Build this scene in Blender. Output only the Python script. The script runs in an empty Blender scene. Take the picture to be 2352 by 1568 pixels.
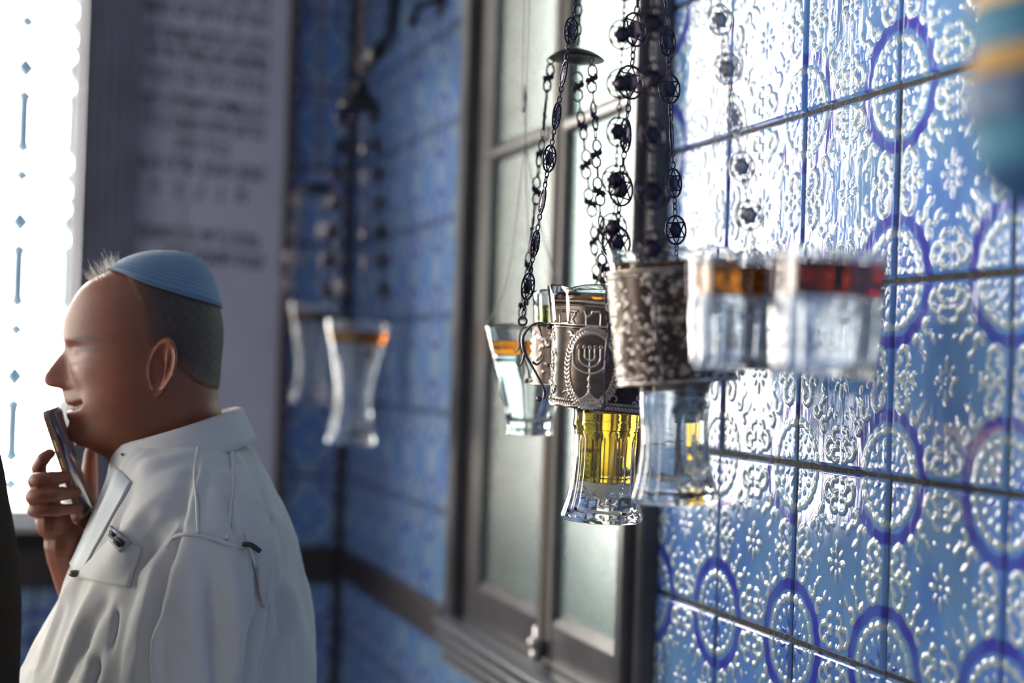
import bpy, math, random
import numpy as np
from mathutils import Vector, Matrix
random.seed(7); rng = np.random.default_rng(11)
SC = bpy.context.scene
COL = SC.collection
PI = math.pi
# ------------------------------------------------------------------ camera
W, H, FPX = 2352.0, 1568.0, 3450.0
EYE = np.array([0.0, 0.0, 1.6])
ROLL = math.radians(1.8)
S = 1.28                                     # room scale (20 cm tiles)
def basis(th, ph, ro):
    F = np.array([math.sin(th)*math.cos(ph), math.cos(th)*math.cos(ph), math.sin(ph)])
    R0 = np.array([math.cos(th), -math.sin(th), 0.0])
    U0 = np.cross(R0, F)
    R = math.cos(ro)*R0 + math.sin(ro)*U0
    U = math.cos(ro)*U0 - math.sin(ro)*R0
    return F, R, U, R0
th, ph = math.radians(18.8), math.radians(1.0)
for _ in range(60):                           # wall direction (+Y) vanishes at pixel (0, 805)
    F, R, U, R0 = basis(th, ph, ROLL)
    vx = W/2 + FPX*R[1]/F[1]; vy = H/2 - FPX*U[1]/F[1]
    th += (vx-0.0)/FPX*0.8; ph += (805.0-vy)/FPX*0.8
F, R, U, R0 = basis(th, ph, ROLL)
D0 = np.array([math.sin(th), math.cos(th), 0.0])
ZUP = np.array([0.0, 0.0, 1.0])
def P(px, py, Z):
    px = np.asarray(px, float); py = np.asarray(py, float); Z = np.asarray(Z, float)
    d = F + ((px-W/2)/FPX)[..., None]*R - ((py-H/2)/FPX)[..., None]*U
    return EYE + d*Z[..., None]
def onX(px, py, X):
    d = P(px, py, 1.0)-EYE
    return EYE + d*(X/d[0])
def onY(px, py, Y):
    d = P(px, py, 1.0)-EYE
    return EYE + d*(Y/d[1])
# ------------------------------------------------------------------ object helpers
def tag(o, label=None, cat=None, group=None, kind=None):
    if label: o['label'] = label
    if cat: o['category'] = cat
    if group: o['group'] = group
    if kind: o['kind'] = kind
    return o
def thing(name, loc, label, cat, group=None):
    o = bpy.data.objects.new(name, None); COL.objects.link(o)
    o.empty_display_size = 0.03
    o.location = [float(v) for v in loc]
    return tag(o, label, cat, group)
def root_loc(p):
    while p is not None and p.parent is not None: p = p.parent
    return np.array(p.location) if p is not None else np.zeros(3)
def link_mesh(name, me, mat, parent=None, smooth=True):
    o = bpy.data.objects.new(name, me); COL.objects.link(o)
    if parent is not None: o.parent = parent
    for m in (mat if isinstance(mat, (list, tuple)) else [mat]): me.materials.append(m)
    if smooth: me.polygons.foreach_set('use_smooth', np.ones(len(me.polygons), bool))
    return o
class MB:
    """collects vertices and faces of one mesh"""
    def __init__(s): s.v = []; s.f = []; s.n = 0; s.c = []; s.mi = []
    def add(s, v, f, col=None, mi=0):
        v = np.asarray(v, float).reshape(-1, 3)
        s.v.append(v); s.f.extend([tuple(int(i)+s.n for i in q) for q in f]); s.mi.extend([mi]*len(f))
        if col is not None: s.c.append(np.asarray(col, float))
        s.n += len(v)
    def grid(s, pts, cu=False, cv=False, capu=False, mi=0):
        n, m = pts.shape[:2]
        f = gridf(n, m, cu, cv)
        if capu: f = f + [tuple(range(m))[::-1], tuple((n-1)*m+i for i in range(m))]
        s.add(pts.reshape(-1, 3), f, mi=mi)
    def box(s, lo, hi, bev=0.0, mi=0):
        lo = np.minimum(lo, hi)+0.0; hi = np.maximum(lo, hi)
        lo, hi = np.array(lo, float), np.array(hi, float)
        b = min(bev, 0.45*float((hi-lo).min()))
        if b <= 0:
            v = [(x, y, z) for x in (lo[0], hi[0]) for y in (lo[1], hi[1]) for z in (lo[2], hi[2])]
            s.add(v, [(0, 1, 3, 2), (4, 6, 7, 5), (0, 4, 5, 1), (2, 3, 7, 6), (0, 2, 6, 4), (1, 5, 7, 3)], mi=mi)
            return
        # chamfered box
        v = []; idx = {}
        for i in (0, 1):
            for j in (0, 1):
                for k in (0, 1):
                    for a in range(3):
                        p = [hi[q] if (i, j, k)[q] else lo[q] for q in range(3)]
                        for q in range(3):
                            if q != a: p[q] += -b if (i, j, k)[q] else b
                        idx[(i, j, k, a)] = len(v); v.append(p)
        f = []
        for a in range(3):
            o1, o2 = [q for q in range(3) if q != a]
            for sd in (0, 1):
                q = []
                for (m1, m2) in ((0, 0), (1, 0), (1, 1), (0, 1)):
                    key = [0, 0, 0]; key[a] = sd; key[o1] = m1; key[o2] = m2
                    q.append(idx[(*key, a)])
                f.append(tuple(q))
        for a in range(3):                     # edge chamfers along axis a
            o1, o2 = [q for q in range(3) if q != a]
            for m1 in (0, 1):
                for m2 in (0, 1):
                    ks = []
                    for sd in (0, 1):
                        key = [0, 0, 0]; key[a] = sd; key[o1] = m1; key[o2] = m2; ks.append(tuple(key))
                    f.append((idx[(*ks[0], o1)], idx[(*ks[1], o1)], idx[(*ks[1], o2)], idx[(*ks[0], o2)]))
        for i in (0, 1):
            for j in (0, 1):
                for k in (0, 1): f.append(tuple(idx[(i, j, k, a)] for a in range(3)))
        s.add(v, f, mi=mi)
    def tube(s, path, r, k=8, closed=False, flat=1.0, ref=None):
        p = np.asarray(path, float); n = len(p)
        r = np.broadcast_to(np.asarray(r, float), (n,))
        if closed: t = np.roll(p, -1, 0)-np.roll(p, 1, 0)
        else: t = np.gradient(p, axis=0)
        t /= np.linalg.norm(t, axis=1)[:, None]+1e-12
        a = np.array(ref, float) if ref is not None else (np.array([0, 0, 1.0]) if abs(t[0][2]) < .9 else np.array([1.0, 0, 0]))
        pts = np.zeros((n, k, 3)); ang = np.arange(k)*2*PI/k
        for i in range(n):
            a = a-t[i]*a.dot(t[i]); a /= np.linalg.norm(a)+1e-12
            b = np.cross(t[i], a)
            pts[i] = p[i]+r[i]*(np.cos(ang)[:, None]*a*flat+np.sin(ang)[:, None]*b)
        s.grid(pts, closed, True, capu=not closed)
    def ball(s, c, r, n=10, m=14, sc=(1, 1, 1), ax=None):
        u = np.linspace(0, PI, n+1)[1:-1]; a = np.arange(m)*2*PI/m
        d = np.stack([np.sin(u)[:, None]*np.cos(a), np.sin(u)[:, None]*np.sin(a), np.cos(u)[:, None]+0*a], -1)*np.array(sc)*r
        pole = np.array([0, 0, r*sc[2]])
        if ax is not None:
            ax = np.asarray(ax, float); d = d@ax; pole = pole@ax
        pts = np.asarray(c)+d
        v = np.vstack([pts.reshape(-1, 3), np.asarray(c)+pole, np.asarray(c)-pole])
        f = gridf(n-1, m, False, True); T = (n-1)*m
        f += [(T, (j+1) % m, j) for j in range(m)]+[(T+1, (n-2)*m+j, (n-2)*m+(j+1) % m) for j in range(m)]
        s.add(v, [q[::-1] for q in f])
    def build(s, name, mat, parent=None, smooth=True, autosm=None):
        v = np.vstack(s.v)-root_loc(parent)
        me = bpy.data.meshes.new(name)
        me.from_pydata(v.tolist(), [], s.f)
        if s.c:
            ca = me.color_attributes.new('Col', 'FLOAT_COLOR', 'POINT')
            c = np.vstack(s.c); c = np.hstack([c, np.ones((len(c), 1))])
            ca.data.foreach_set('color', c.ravel().astype(np.float32))
        if any(s.mi): me.polygons.foreach_set('material_index', np.array(s.mi, np.int32))
        o = link_mesh(name, me, mat, parent, smooth)
        fix_normals(me)
        if autosm:
            try: me.set_sharp_from_angle(angle=math.radians(autosm))
            except Exception: pass
        return o
import bmesh
def fix_normals(me):
    if len(me.polygons) > 60000: return
    bm = bmesh.new(); bm.from_mesh(me)
    bmesh.ops.recalc_face_normals(bm, faces=bm.faces); bm.to_mesh(me); bm.free()
def gridf(n, m, cu=False, cv=False):
    f = []
    for i in range(n if cu else n-1):
        i2 = (i+1) % n
        for j in range(m if cv else m-1):
            j2 = (j+1) % m
            f.append((i*m+j, i2*m+j, i2*m+j2, i*m+j2))
    return f
def np_mesh(name, V, Q, C=None):
    """fast mesh from arrays of quads"""
    me = bpy.data.meshes.new(name)
    me.vertices.add(len(V)); me.vertices.foreach_set('co', V.astype(np.float32).ravel())
    nq = len(Q)
    me.loops.add(nq*4); me.loops.foreach_set('vertex_index', Q.astype(np.int32).ravel())
    me.polygons.add(nq); me.polygons.foreach_set('loop_start', np.arange(nq, dtype=np.int32)*4)
    try: me.polygons.foreach_set('loop_total', np.full(nq, 4, np.int32))
    except Exception: pass
    me.update(calc_edges=True)
    if C is not None:
        ca = me.color_attributes.new('Col', 'FLOAT_COLOR', 'POINT')
        ca.data.foreach_set('color', np.hstack([C, np.ones((len(C), 1))]).astype(np.float32).ravel())
    return me
def npq(n, m, cv=False):
    i = np.arange(n-1)[:, None]; j = np.arange(m if cv else m-1)[None, :]; j2 = (j+1) % m
    return np.stack([i*m+j, (i+1)*m+j, (i+1)*m+j2, i*m+j2], -1).reshape(-1, 4)
def vnoise(p, seed=0):
    """smooth value noise, p (...,3) -> -1..1"""
    p = np.asarray(p, float); i = np.floor(p).astype(np.int64); f = p-i; f = f*f*(3-2*f)
    def h(a, b, c):
        n = (a*374761393+b*668265263+c*2147483647+seed*974634) & 0x7fffffff
        n = (n ^ (n >> 13))*1274126177 & 0x7fffffff
        return ((n ^ (n >> 16)) & 0xffff)/32767.5-1
    x, y, z = i[..., 0], i[..., 1], i[..., 2]; r = 0
    for a in (0, 1):
        for b in (0, 1):
            for c in (0, 1):
                w = (f[..., 0] if a else 1-f[..., 0])*(f[..., 1] if b else 1-f[..., 1])*(f[..., 2] if c else 1-f[..., 2])
                r = r+w*h(x+a, y+b, z+c)
    return r
def remesh(mb, voxel, smooth_it=2, fac=0.5):
    me = bpy.data.meshes.new('tmp'); me.from_pydata(np.vstack(mb.v).tolist(), [], mb.f)
    fix_normals_islands(me)
    o = bpy.data.objects.new('tmp', me); COL.objects.link(o)
    m = o.modifiers.new('r', 'REMESH'); m.mode = 'VOXEL'; m.voxel_size = voxel; m.use_smooth_shade = True
    if smooth_it:
        q = o.modifiers.new('s', 'SMOOTH'); q.iterations = smooth_it; q.factor = fac
    dg = bpy.context.evaluated_depsgraph_get(); dg.update()
    out = bpy.data.meshes.new_from_object(o.evaluated_get(dg))
    bpy.data.objects.remove(o); bpy.data.meshes.remove(me)
    return out
def fix_normals_islands(me):
    bm = bmesh.new(); bm.from_mesh(me)
    bmesh.ops.recalc_face_normals(bm, faces=bm.faces); bm.to_mesh(me); bm.free()
def mesh_v(me):
    a = np.empty(len(me.vertices)*3, np.float32); me.vertices.foreach_get('co', a); return a.reshape(-1, 3).astype(float)
def mesh_n(me):
    a = np.empty(len(me.vertices)*3, np.float32); me.vertices.foreach_get('normal', a); return a.reshape(-1, 3).astype(float)
def set_v(me, v): me.vertices.foreach_set('co', v.astype(np.float32).ravel()); me.update()
def project(v):
    d = v-EYE; Z = d@F
    return W/2+FPX*(d@R)/Z, H/2-FPX*(d@U)/Z, Z
def spline(pts, n):
    """Catmull-Rom through pts"""
    p = np.asarray(pts, float); q = np.vstack([2*p[0]-p[1], p, 2*p[-1]-p[-2]])
    u = np.linspace(0, len(p)-1-1e-9, n); i = u.astype(int); t = (u-i)[:, None]
    a, b, c, d = q[i], q[i+1], q[i+2], q[i+3]
    return .5*((2*b)+(c-a)*t+(2*a-5*b+4*c-d)*t*t+(3*b-a-3*c+d)*t**3)
# ------------------------------------------------------------------ relief stamping (tile glaze, repousse silver)
class Relief:
    def __init__(s, x, y):
        s.x = np.asarray(x, float); s.y = np.asarray(y, float); s.h = np.zeros((len(x), len(y)))
    def win(s, x0, x1, y0, y1):
        a, b = np.searchsorted(s.x, [x0, x1]); c, d = np.searchsorted(s.y, [y0, y1])
        return slice(a, b), slice(c, d)
    def ell(s, cx, cy, a, b, ang=0.0, h=1.0):
        m = max(a, b); wx, wy = s.win(cx-m, cx+m, cy-m, cy+m)
        dx = s.x[wx][:, None]-cx; dy = s.y[wy][None, :]-cy
        c, n = math.cos(ang), math.sin(ang)
        q = ((dx*c+dy*n)/a)**2+((-dx*n+dy*c)/b)**2
        s.h[wx, wy] = np.maximum(s.h[wx, wy], h*np.sqrt(np.clip(1-q, 0, 1)))
    def leaf(s, cx, cy, l, w, ang, h=1.0):
        """pointed leaf with a midrib groove"""
        m = l; wx, wy = s.win(cx-m, cx+m, cy-m, cy+m)
        dx = s.x[wx][:, None]-cx; dy = s.y[wy][None, :]-cy
        c, n = math.cos(ang), math.sin(ang)
        u = (dx*c+dy*n)/l; v = (-dx*n+dy*c)/w
        e = np.clip(1-u*u, 0, 1); q = np.abs(v)/(e+1e-6)
        hh = np.where((q < 1) & (np.abs(u) < 1), h*np.sqrt(np.clip(1-q*q, 0, 1))*(0.35+.65*np.clip(np.abs(v)*3, 0, 1))*e**.3, 0)
        s.h[wx, wy] = np.maximum(s.h[wx, wy], hh)
    def stroke(s, pts, w, h=1.0):
        pts = np.asarray(pts, float)
        for p, q in zip(pts[:-1], pts[1:]):
            wx, wy = s.win(min(p[0], q[0])-w, max(p[0], q[0])+w, min(p[1], q[1])-w, max(p[1], q[1])+w)
            X = s.x[wx][:, None]; Y = s.y[wy][None, :]
            d = q-p; L = d@d+1e-12
            t = np.clip(((X-p[0])*d[0]+(Y-p[1])*d[1])/L, 0, 1)
            r2 = (X-p[0]-t*d[0])**2+(Y-p[1]-t*d[1])**2
            s.h[wx, wy] = np.maximum(s.h[wx, wy], h*np.sqrt(np.clip(1-r2/(w*w), 0, 1)))
    def arc(s, cx, cy, r, a0, a1, w, h=1.0, r1=None, n=14):
        a = np.linspace(a0, a1, n); rr = np.linspace(r, r if r1 is None else r1, n)
        s.stroke(np.stack([cx+rr*np.cos(a), cy+rr*np.sin(a)], -1), w, h)
# ------------------------------------------------------------------ materials
def new_mat(name):
    m = bpy.data.materials.new(name); m.use_nodes = True
    nt = m.node_tree; b = nt.nodes['Principled BSDF']
    return m, nt, b
def mat(name, col, rough=.5, metal=0.0, bump=None, var=None, spec=.5, sss=None, trans=0.0, sheen=0.0):
    m, nt, b = new_mat(name)
    b.inputs['Base Color'].default_value = (*col, 1); b.inputs['Roughness'].default_value = rough
    b.inputs['Metallic'].default_value = metal; b.inputs['Specular IOR Level'].default_value = spec
    if trans: b.inputs['Transmission Weight'].default_value = trans
    if sheen: b.inputs['Sheen Weight'].default_value = sheen
    if sss:
        b.inputs['Subsurface Weight'].default_value = sss[0]
        b.inputs['Subsurface Radius'].default_value = sss[1]; b.inputs['Subsurface Scale'].default_value = sss[2]
    L = nt.links; tc = nt.nodes.new('ShaderNodeTexCoord')
    if var:
        scale, col2, lo, hi = var
        mp = nt.nodes.new('ShaderNodeMapping')
        if isinstance(scale, tuple): mp.inputs['Scale'].default_value = scale; sc = 1.0
        else: sc = scale
        n = nt.nodes.new('ShaderNodeTexNoise'); n.inputs['Scale'].default_value = sc; n.inputs['Detail'].default_value = 4
        r = nt.nodes.new('ShaderNodeMapRange'); r.inputs[1].default_value = lo; r.inputs[2].default_value = hi
        mx = nt.nodes.new('ShaderNodeMix'); mx.data_type = 'RGBA'
        mx.inputs[6].default_value = (*col, 1); mx.inputs[7].default_value = (*col2, 1)
        L.new(tc.outputs['Object'], mp.inputs[0]); L.new(mp.outputs[0], n.inputs['Vector'])
        L.new(n.outputs['Fac'], r.inputs[0]); L.new(r.outputs[0], mx.inputs[0]); L.new(mx.outputs[2], b.inputs['Base Color'])
    if bump:
        scale, st, dist = bump
        mp = nt.nodes.new('ShaderNodeMapping')
        if isinstance(scale, tuple): mp.inputs['Scale'].default_value = scale; sc = 1.0
        else: sc = scale
        n = nt.nodes.new('ShaderNodeTexNoise'); n.inputs['Scale'].default_value = sc; n.inputs['Detail'].default_value = 3
        bp = nt.nodes.new('ShaderNodeBump'); bp.inputs['Strength'].default_value = st; bp.inputs['Distance'].default_value = dist
        L.new(tc.outputs['Object'], mp.inputs[0]); L.new(mp.outputs[0], n.inputs['Vector'])
        L.new(n.outputs['Fac'], bp.inputs['Height']); L.new(bp.outputs[0], b.inputs['Normal'])
    return m
def attr_mat(name, rough, metal=0.0, coat=0.0, bump=None, sss=None, spec=.5):
    m = mat(name, (.5, .5, .5), rough, metal, bump=bump, sss=sss, spec=spec)
    nt = m.node_tree; a = nt.nodes.new('ShaderNodeVertexColor'); a.layer_name = 'Col'
    nt.links.new(a.outputs['Color'], nt.nodes['Principled BSDF'].inputs['Base Color'])
    nt.nodes['Principled BSDF'].inputs['Coat Weight'].default_value = coat
    nt.nodes['Principled BSDF'].inputs['Coat Roughness'].default_value = .05
    return m
def glass_mat(name, col=(1, 1, 1), ior=1.5, rough=0.0):
    m, nt, b = new_mat(name)
    b.inputs['Base Color'].default_value = (*col, 1); b.inputs['Roughness'].default_value = rough
    b.inputs['IOR'].default_value = ior; b.inputs['Transmission Weight'].default_value = 1.0
    return m
M = dict(
    glass=glass_mat('clear_glass', (.97, .985, .98), 1.5),
    amber=glass_mat('amber_oil', (.62, .19, .012), 1.47),
    redoil=glass_mat('dark_red_oil', (.17, .014, .005), 1.47),
    yellow=glass_mat('yellow_oil', (.97, .60, .04), 1.47),
    green=glass_mat('green_gold_oil', (.80, .80, .12), 1.47),
    water=glass_mat('water', (.93, .97, 1.0), 1.33),
    wax=mat('pale_wax', (.88, .84, .72), .5, bump=(180, .4, .002), sss=(.3, (.01, .01, .006), .5)),
    silver=attr_mat('aged_silver', .30, 1.0, bump=(900, .12, .0006)),
    darkmetal=mat('tarnished_metal', (.16, .14, .15), .34, 1.0, bump=(400, .25, .001)),
    chain=mat('silhouette_silver_chain', (.045, .036, .055), .35, 1.0),  # dark tone stands in for chains seen against the light
    brightchain=mat('lit_silver_chain', (.45, .42, .42), .3, 1.0),  # lit copy of the chain silver; the bolt shares it
    iron=mat('black_iron', (.012, .012, .015), .45, .5),
    bluegrey=mat('blue_grey_paint', (.20, .33, .45), .5),
    frame=mat('grey_painted_wood', (.080, .072, .076), .28, 0, bump=((60, 60, 6), .25, .002), var=(14, (.05, .045, .046), .4, .7), spec=.6),
    lightpaint=mat('lit_beige_paint', (.40, .35, .31), .4, bump=((60, 60, 6), .25, .002)), sillpaint=mat('grey_painted_sill', (.12, .125, .14), .28, 0, bump=((60, 6, 60), .3, .002)),  # beige tone carries the light falling on the meeting stile
    darkwood=mat('dark_wood', (.035, .026, .026), .55, 0, bump=((8, 60, 60), .3, .002)),
    grout=mat('grimy_grout', (.035, .03, .028), .9, bump=(160, .8, .004), var=(90, (.10, .085, .07), .5, .8)),
    tile=attr_mat('glazed_relief_tile', .10, 0, 0.0, bump=None),
    plaster=mat('grey_plaster', (.23, .23, .28), .75, bump=(40, .3, .003), var=(7, (.18, .18, .22), .4, .7)),
    marble=mat('pale_marble', (.66, .63, .70), .45, var=(5, (.57, .545, .62), .35, .7)),
    ink=mat('carved_lettering', (.035, .04, .06), .6),
    brownframe=mat('brown_plaque_frame', (.10, .07, .06), .6),
    whitepaint=mat('white_window_paint', (.7, .69, .66), .5),
    skin=attr_mat('skin', .5, 0, bump=(600, .12, .001), sss=(.25, (.012, .004, .002), .6)),
    hair=attr_mat('cropped_grey_hair', .65, bump=(1100, .8, .002)),
    whitehair=mat('white_hair', (.75, .70, .62), .45),
    shirt=mat('white_cotton', (.58, .58, .57), .8, bump=(700, .15, .001), sheen=.15),
    shirtinner=mat('blue_lit_cotton', (.56, .60, .63), .8),  # shirt cotton tinted with the bluish light along the placket
    label=mat('grey_woven_label', (.30, .31, .33), .7),
    labelmark=mat('dark_label_print', (.03, .03, .04), .7),
    button=mat('dark_button', (.08, .07, .06), .4),
    teeth=mat('teeth', (.8, .75, .65), .3),
    phone=mat('bronze_phone_case', (.30, .19, .12), .35, .3),
    screen=mat('dark_phone_screen', (.10, .08, .12), .08),
    gold=mat('gold', (.85, .6, .25), .25, 1.0),
    coat=mat('dark_olive_wool', (.040, .029, .018), .95, bump=(300, .6, .003), spec=.1),
    trousers=mat('dark_trousers', (.03, .035, .05), .85),
    leather=mat('black_leather', (.02, .018, .016), .4),
    stonefloor=mat('stone_floor', (.30, .27, .24), .5, var=(3, (.2, .18, .16), .4, .7)),
    ceiling=mat('ceiling_paint', (.24, .28, .38), .8),
    beam=mat('beam_paint', (.10, .12, .18), .7),
    blueglaze=mat('blue_glaze', (.008, .04, .10), .5, spec=.25),
    tealglaze=mat('teal_glaze', (.012, .085, .145), .6, spec=.2),
    goldband=mat('gilt_band', (.24, .135, .03), .55, .3),
)
def translucent_shirt(m, w):
    nt = m.node_tree; b = nt.nodes['Principled BSDF']; out = nt.nodes['Material Output']
    t = nt.nodes.new('ShaderNodeBsdfTranslucent'); t.inputs[0].default_value = (.62, .62, .61, 1)
    mx = nt.nodes.new('ShaderNodeMixShader'); mx.inputs[0].default_value = w
    nt.links.new(b.outputs[0], mx.inputs[1]); nt.links.new(t.outputs[0], mx.inputs[2]); nt.links.new(mx.outputs[0], out.inputs[0])
# kippah: fine knitted rows
def kippah_mat():
    m, nt, b = new_mat('blue_knit'); L = nt.links
    tc = nt.nodes.new('ShaderNodeTexCoord'); a = nt.nodes.new('ShaderNodeAttribute'); a.attribute_name = 'Col'
    sp = nt.nodes.new('ShaderNodeSeparateColor'); L.new(a.outputs['Color'], sp.inputs[0])
    mu = nt.nodes.new('ShaderNodeMath'); mu.operation = 'MULTIPLY'; mu.inputs[1].default_value = 2*PI*30
    sn = nt.nodes.new('ShaderNodeMath'); sn.operation = 'SINE'
    L.new(sp.outputs[0], mu.inputs[0]); L.new(mu.outputs[0], sn.inputs[0])
    mr = nt.nodes.new('ShaderNodeMapRange'); mr.inputs[1].default_value = -1; mr.inputs[2].default_value = 1
    L.new(sn.outputs[0], mr.inputs[0])
    mx = nt.nodes.new('ShaderNodeMix'); mx.data_type = 'RGBA'
    mx.inputs[6].default_value = (.085, .16, .25, 1); mx.inputs[7].default_value = (.115, .205, .31, 1)
    L.new(mr.outputs[0], mx.inputs[0]); L.new(mx.outputs[2], b.inputs['Base Color'])
    bp = nt.nodes.new('ShaderNodeBump'); bp.inputs['Strength'].default_value = .5; bp.inputs['Distance'].default_value = .001
    L.new(mr.outputs[0], bp.inputs['Height']); L.new(bp.outputs[0], b.inputs['Normal'])
    b.inputs['Roughness'].default_value = .75; b.inputs['Sheen Weight'].default_value = .2
    return m
M['kippah'] = kippah_mat()
# rippled, frosted window glass
def frosted():
    m, nt, b = new_mat('frosted_rippled_glass'); L = nt.links
    tc = nt.nodes.new('ShaderNodeTexCoord')
    n = nt.nodes.new('ShaderNodeTexNoise'); n.inputs['Scale'].default_value = 160; n.inputs['Detail'].default_value = 2
    bp = nt.nodes.new('ShaderNodeBump'); bp.inputs['Strength'].default_value = .5; bp.inputs['Distance'].default_value = .0015
    L.new(tc.outputs['Object'], n.inputs['Vector']); L.new(n.outputs['Fac'], bp.inputs['Height']); L.new(bp.outputs[0], b.inputs['Normal'])
    b.inputs['Base Color'].default_value = (.80, .92, .88, 1); b.inputs['Roughness'].default_value = .26; b.inputs['Transmission Weight'].default_value = 1.0
    b.inputs['IOR'].default_value = 1.52
    return m
M['frosted'] = frosted()
# tile glaze: long soft waves in the surface
def tile_waves():
    nt = M['tile'].node_tree; L = nt.links; b = nt.nodes['Principled BSDF']
    tc = nt.nodes.new('ShaderNodeTexCoord'); mp = nt.nodes.new('ShaderNodeMapping'); mp.inputs['Scale'].default_value = (40, 60, 16)
    n = nt.nodes.new('ShaderNodeTexNoise'); n.inputs['Scale'].default_value = 1.0; n.inputs['Detail'].default_value = 3
    bp = nt.nodes.new('ShaderNodeBump'); bp.inputs['Strength'].default_value = .16; bp.inputs['Distance'].default_value = .004
    L.new(tc.outputs['Object'], mp.inputs[0]); L.new(mp.outputs[0], n.inputs['Vector'])
    L.new(n.outputs['Fac'], bp.inputs['Height']); L.new(bp.outputs[0], b.inputs['Normal'])
tile_waves()
# ================================================================== THE ROOM
XW = 0.66*S; YB = 2.95*S; TU, TV = .145*S, .1535*S
ez = EYE[2]
def smooth01(x): x = np.clip(x, 0, 1); return x*x*(3-2*x)
# ---- one relief tile: height and colour on the unit square (a quadrant mirrored four ways)
def tile_pattern(n):
    q = (n+1)//2
    g = np.linspace(0, .5, q)
    R_ = Relief(g, g)
    for i in range(5):
        a = math.radians(9+18*i); R_.ell(.235*math.cos(a), .235*math.sin(a), .040, .024, a+PI/2, .85)
    for i in range(4):
        a = math.radians(11.25+22.5*i); R_.ell(.165*math.cos(a), .165*math.sin(a), .022, .015, a, .7)
    for a in (22, 68): 
        a = math.radians(a); R_.ell(.10*math.cos(a), .10*math.sin(a), .030, .011, a, .45)
    R_.ell(.045, .045, .02, .012, PI/4, .5)
    for a, sg in ((15, 1), (75, -1)):
        a = math.radians(a); cx, cy = .405*math.cos(a), .405*math.sin(a)
        st = a+sg*1.2
        R_.arc(cx, cy, .052, st, st+sg*3.9, .0165, 1.0, r1=.040); e = st+sg*3.9
        R_.ell(cx+.03*math.cos(e), cy+.03*math.sin(e), .020, .020, 0, 1.0)
    for a, sg in ((36, 1), (54, -1)):
        a = math.radians(a); cx, cy = .395*math.cos(a), .395*math.sin(a)
        R_.arc(cx, cy, .040, a+sg*.4, a+sg*4.0, .0145, .9, r1=.03)
        R_.ell(cx-.02*math.cos(a), cy-.02*math.sin(a), .017, .017, 0, .9)
    for (x, y, dx) in ((.455, .075, 1), (.075, .455, 0)):
        for k in (0, 1):
            px, py = (x, y+.10*k) if dx else (x+.10*k, y)
            R_.arc(px, py, .042, 1.2 if dx else .4, 5.2 if dx else 4.4, .0145, .95, r1=.032)
    R_.leaf(.375, .30, .045, .016, .9, .7); R_.leaf(.30, .375, .045, .016, .67, .7)
    R_.ell(.44, .29, .018, .012, .4, .6); R_.ell(.29, .44, .012, .018, .4, .6)
    R_.ell(.5-.072, .5, .034, .0135, 0, 1); R_.ell(.5, .5-.080, .0135, .040, 0, 1)
    R_.ell(.5-.047, .5-.047, .026, .012, PI/4, 1); R_.ell(.5, .5, .013, .013, 0, .8)
    hq = R_.h
    x, y = np.meshgrid(g, g, indexing='ij'); r = np.hypot(x, y); a = np.arctan2(y, x)
    sc = .012*np.abs(np.cos(5*a))
    rib = smooth01((r-.268-sc)/.012)*smooth01((.345+sc-r)/.012)
    pet = np.zeros_like(r)
    for aa in (22, 68):
        aa = math.radians(aa); dx = x-.10*math.cos(aa); dy = y-.10*math.sin(aa)
        pet = np.maximum(pet, ((dx*math.cos(aa)+dy*math.sin(aa))/.03)**2+((-dx*math.sin(aa)+dy*math.cos(aa))/.011)**2 < 1)
    full = lambda m: np.block([[m, m[:, ::-1][:, 1:]], [m[::-1][1:], m[::-1, ::-1][1:, 1:]]])
    return full(hq), full(rib), full(pet.astype(float))
CB, CR, CC, CG = np.array([.105, .23, .58]), np.array([.045, .045, .36]), np.array([.42, .49, .47]), np.array([.18, .34, .52])
_tp = {}
def tiles(u0s, v0s, n, skip=None, du=TU, dv=TV, seed=1):
    """list of (u, v, height, colour) sheets; u along the wall, v up"""
    n |= 1
    if n not in _tp: _tp[n] = tile_pattern(n)
    h, rib, pet = _tp[n]; m = h.shape[0]
    rg = np.random.default_rng(seed); out = []
    t = np.linspace(0, 1, m)
    edge = np.minimum(np.minimum(t, 1-t)[:, None], np.minimum(t, 1-t)[None, :])
    drop = -.004*S*(1-smooth01(edge/.018))
    for u0 in u0s:
        for v0 in v0s:
            if skip and skip(u0, v0): continue
            g = .0011*S
            uu = u0+g+t*(du-2*g); vv = v0+g+t*(dv-2*g)
            Ug, Vg = np.meshgrid(uu, vv, indexing='ij')
            j = rg.normal(size=3)
            hh = h*.00115*S+drop+.0006*S*j[0]+(t[:, None]-.5)*.0010*S*j[1]+(t[None, :]-.5)*.0010*S*j[2]
            w = vnoise(np.stack([Ug*14, Vg*6, np.full_like(Ug, seed*3.1)], -1), 3)*.0006*S
            hh = hh+w
            mot = smooth01(.5+.9*vnoise(np.stack([Ug*22, Vg*13, Ug*0+seed], -1), 5))[..., None]
            mot2 = smooth01(.5+.8*vnoise(np.stack([Ug*60, Vg*25, Ug*0+seed], -1), 9))[..., None]
            c = CB*(1-.55*mot)+CG*(.55*mot)
            c = c*(1-.12*mot2)
            deep = np.maximum(rib, pet)[..., None]*(.72+.28*mot2)
            c = c*(1-deep)+CR*deep
            k = smooth01((h-.12)/.35)[..., None]*.80
            k = k*(1-pet[..., None])
            c = c*(1-k)+CC*k
            out.append((Ug, Vg, hh, c))
    return out
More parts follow.
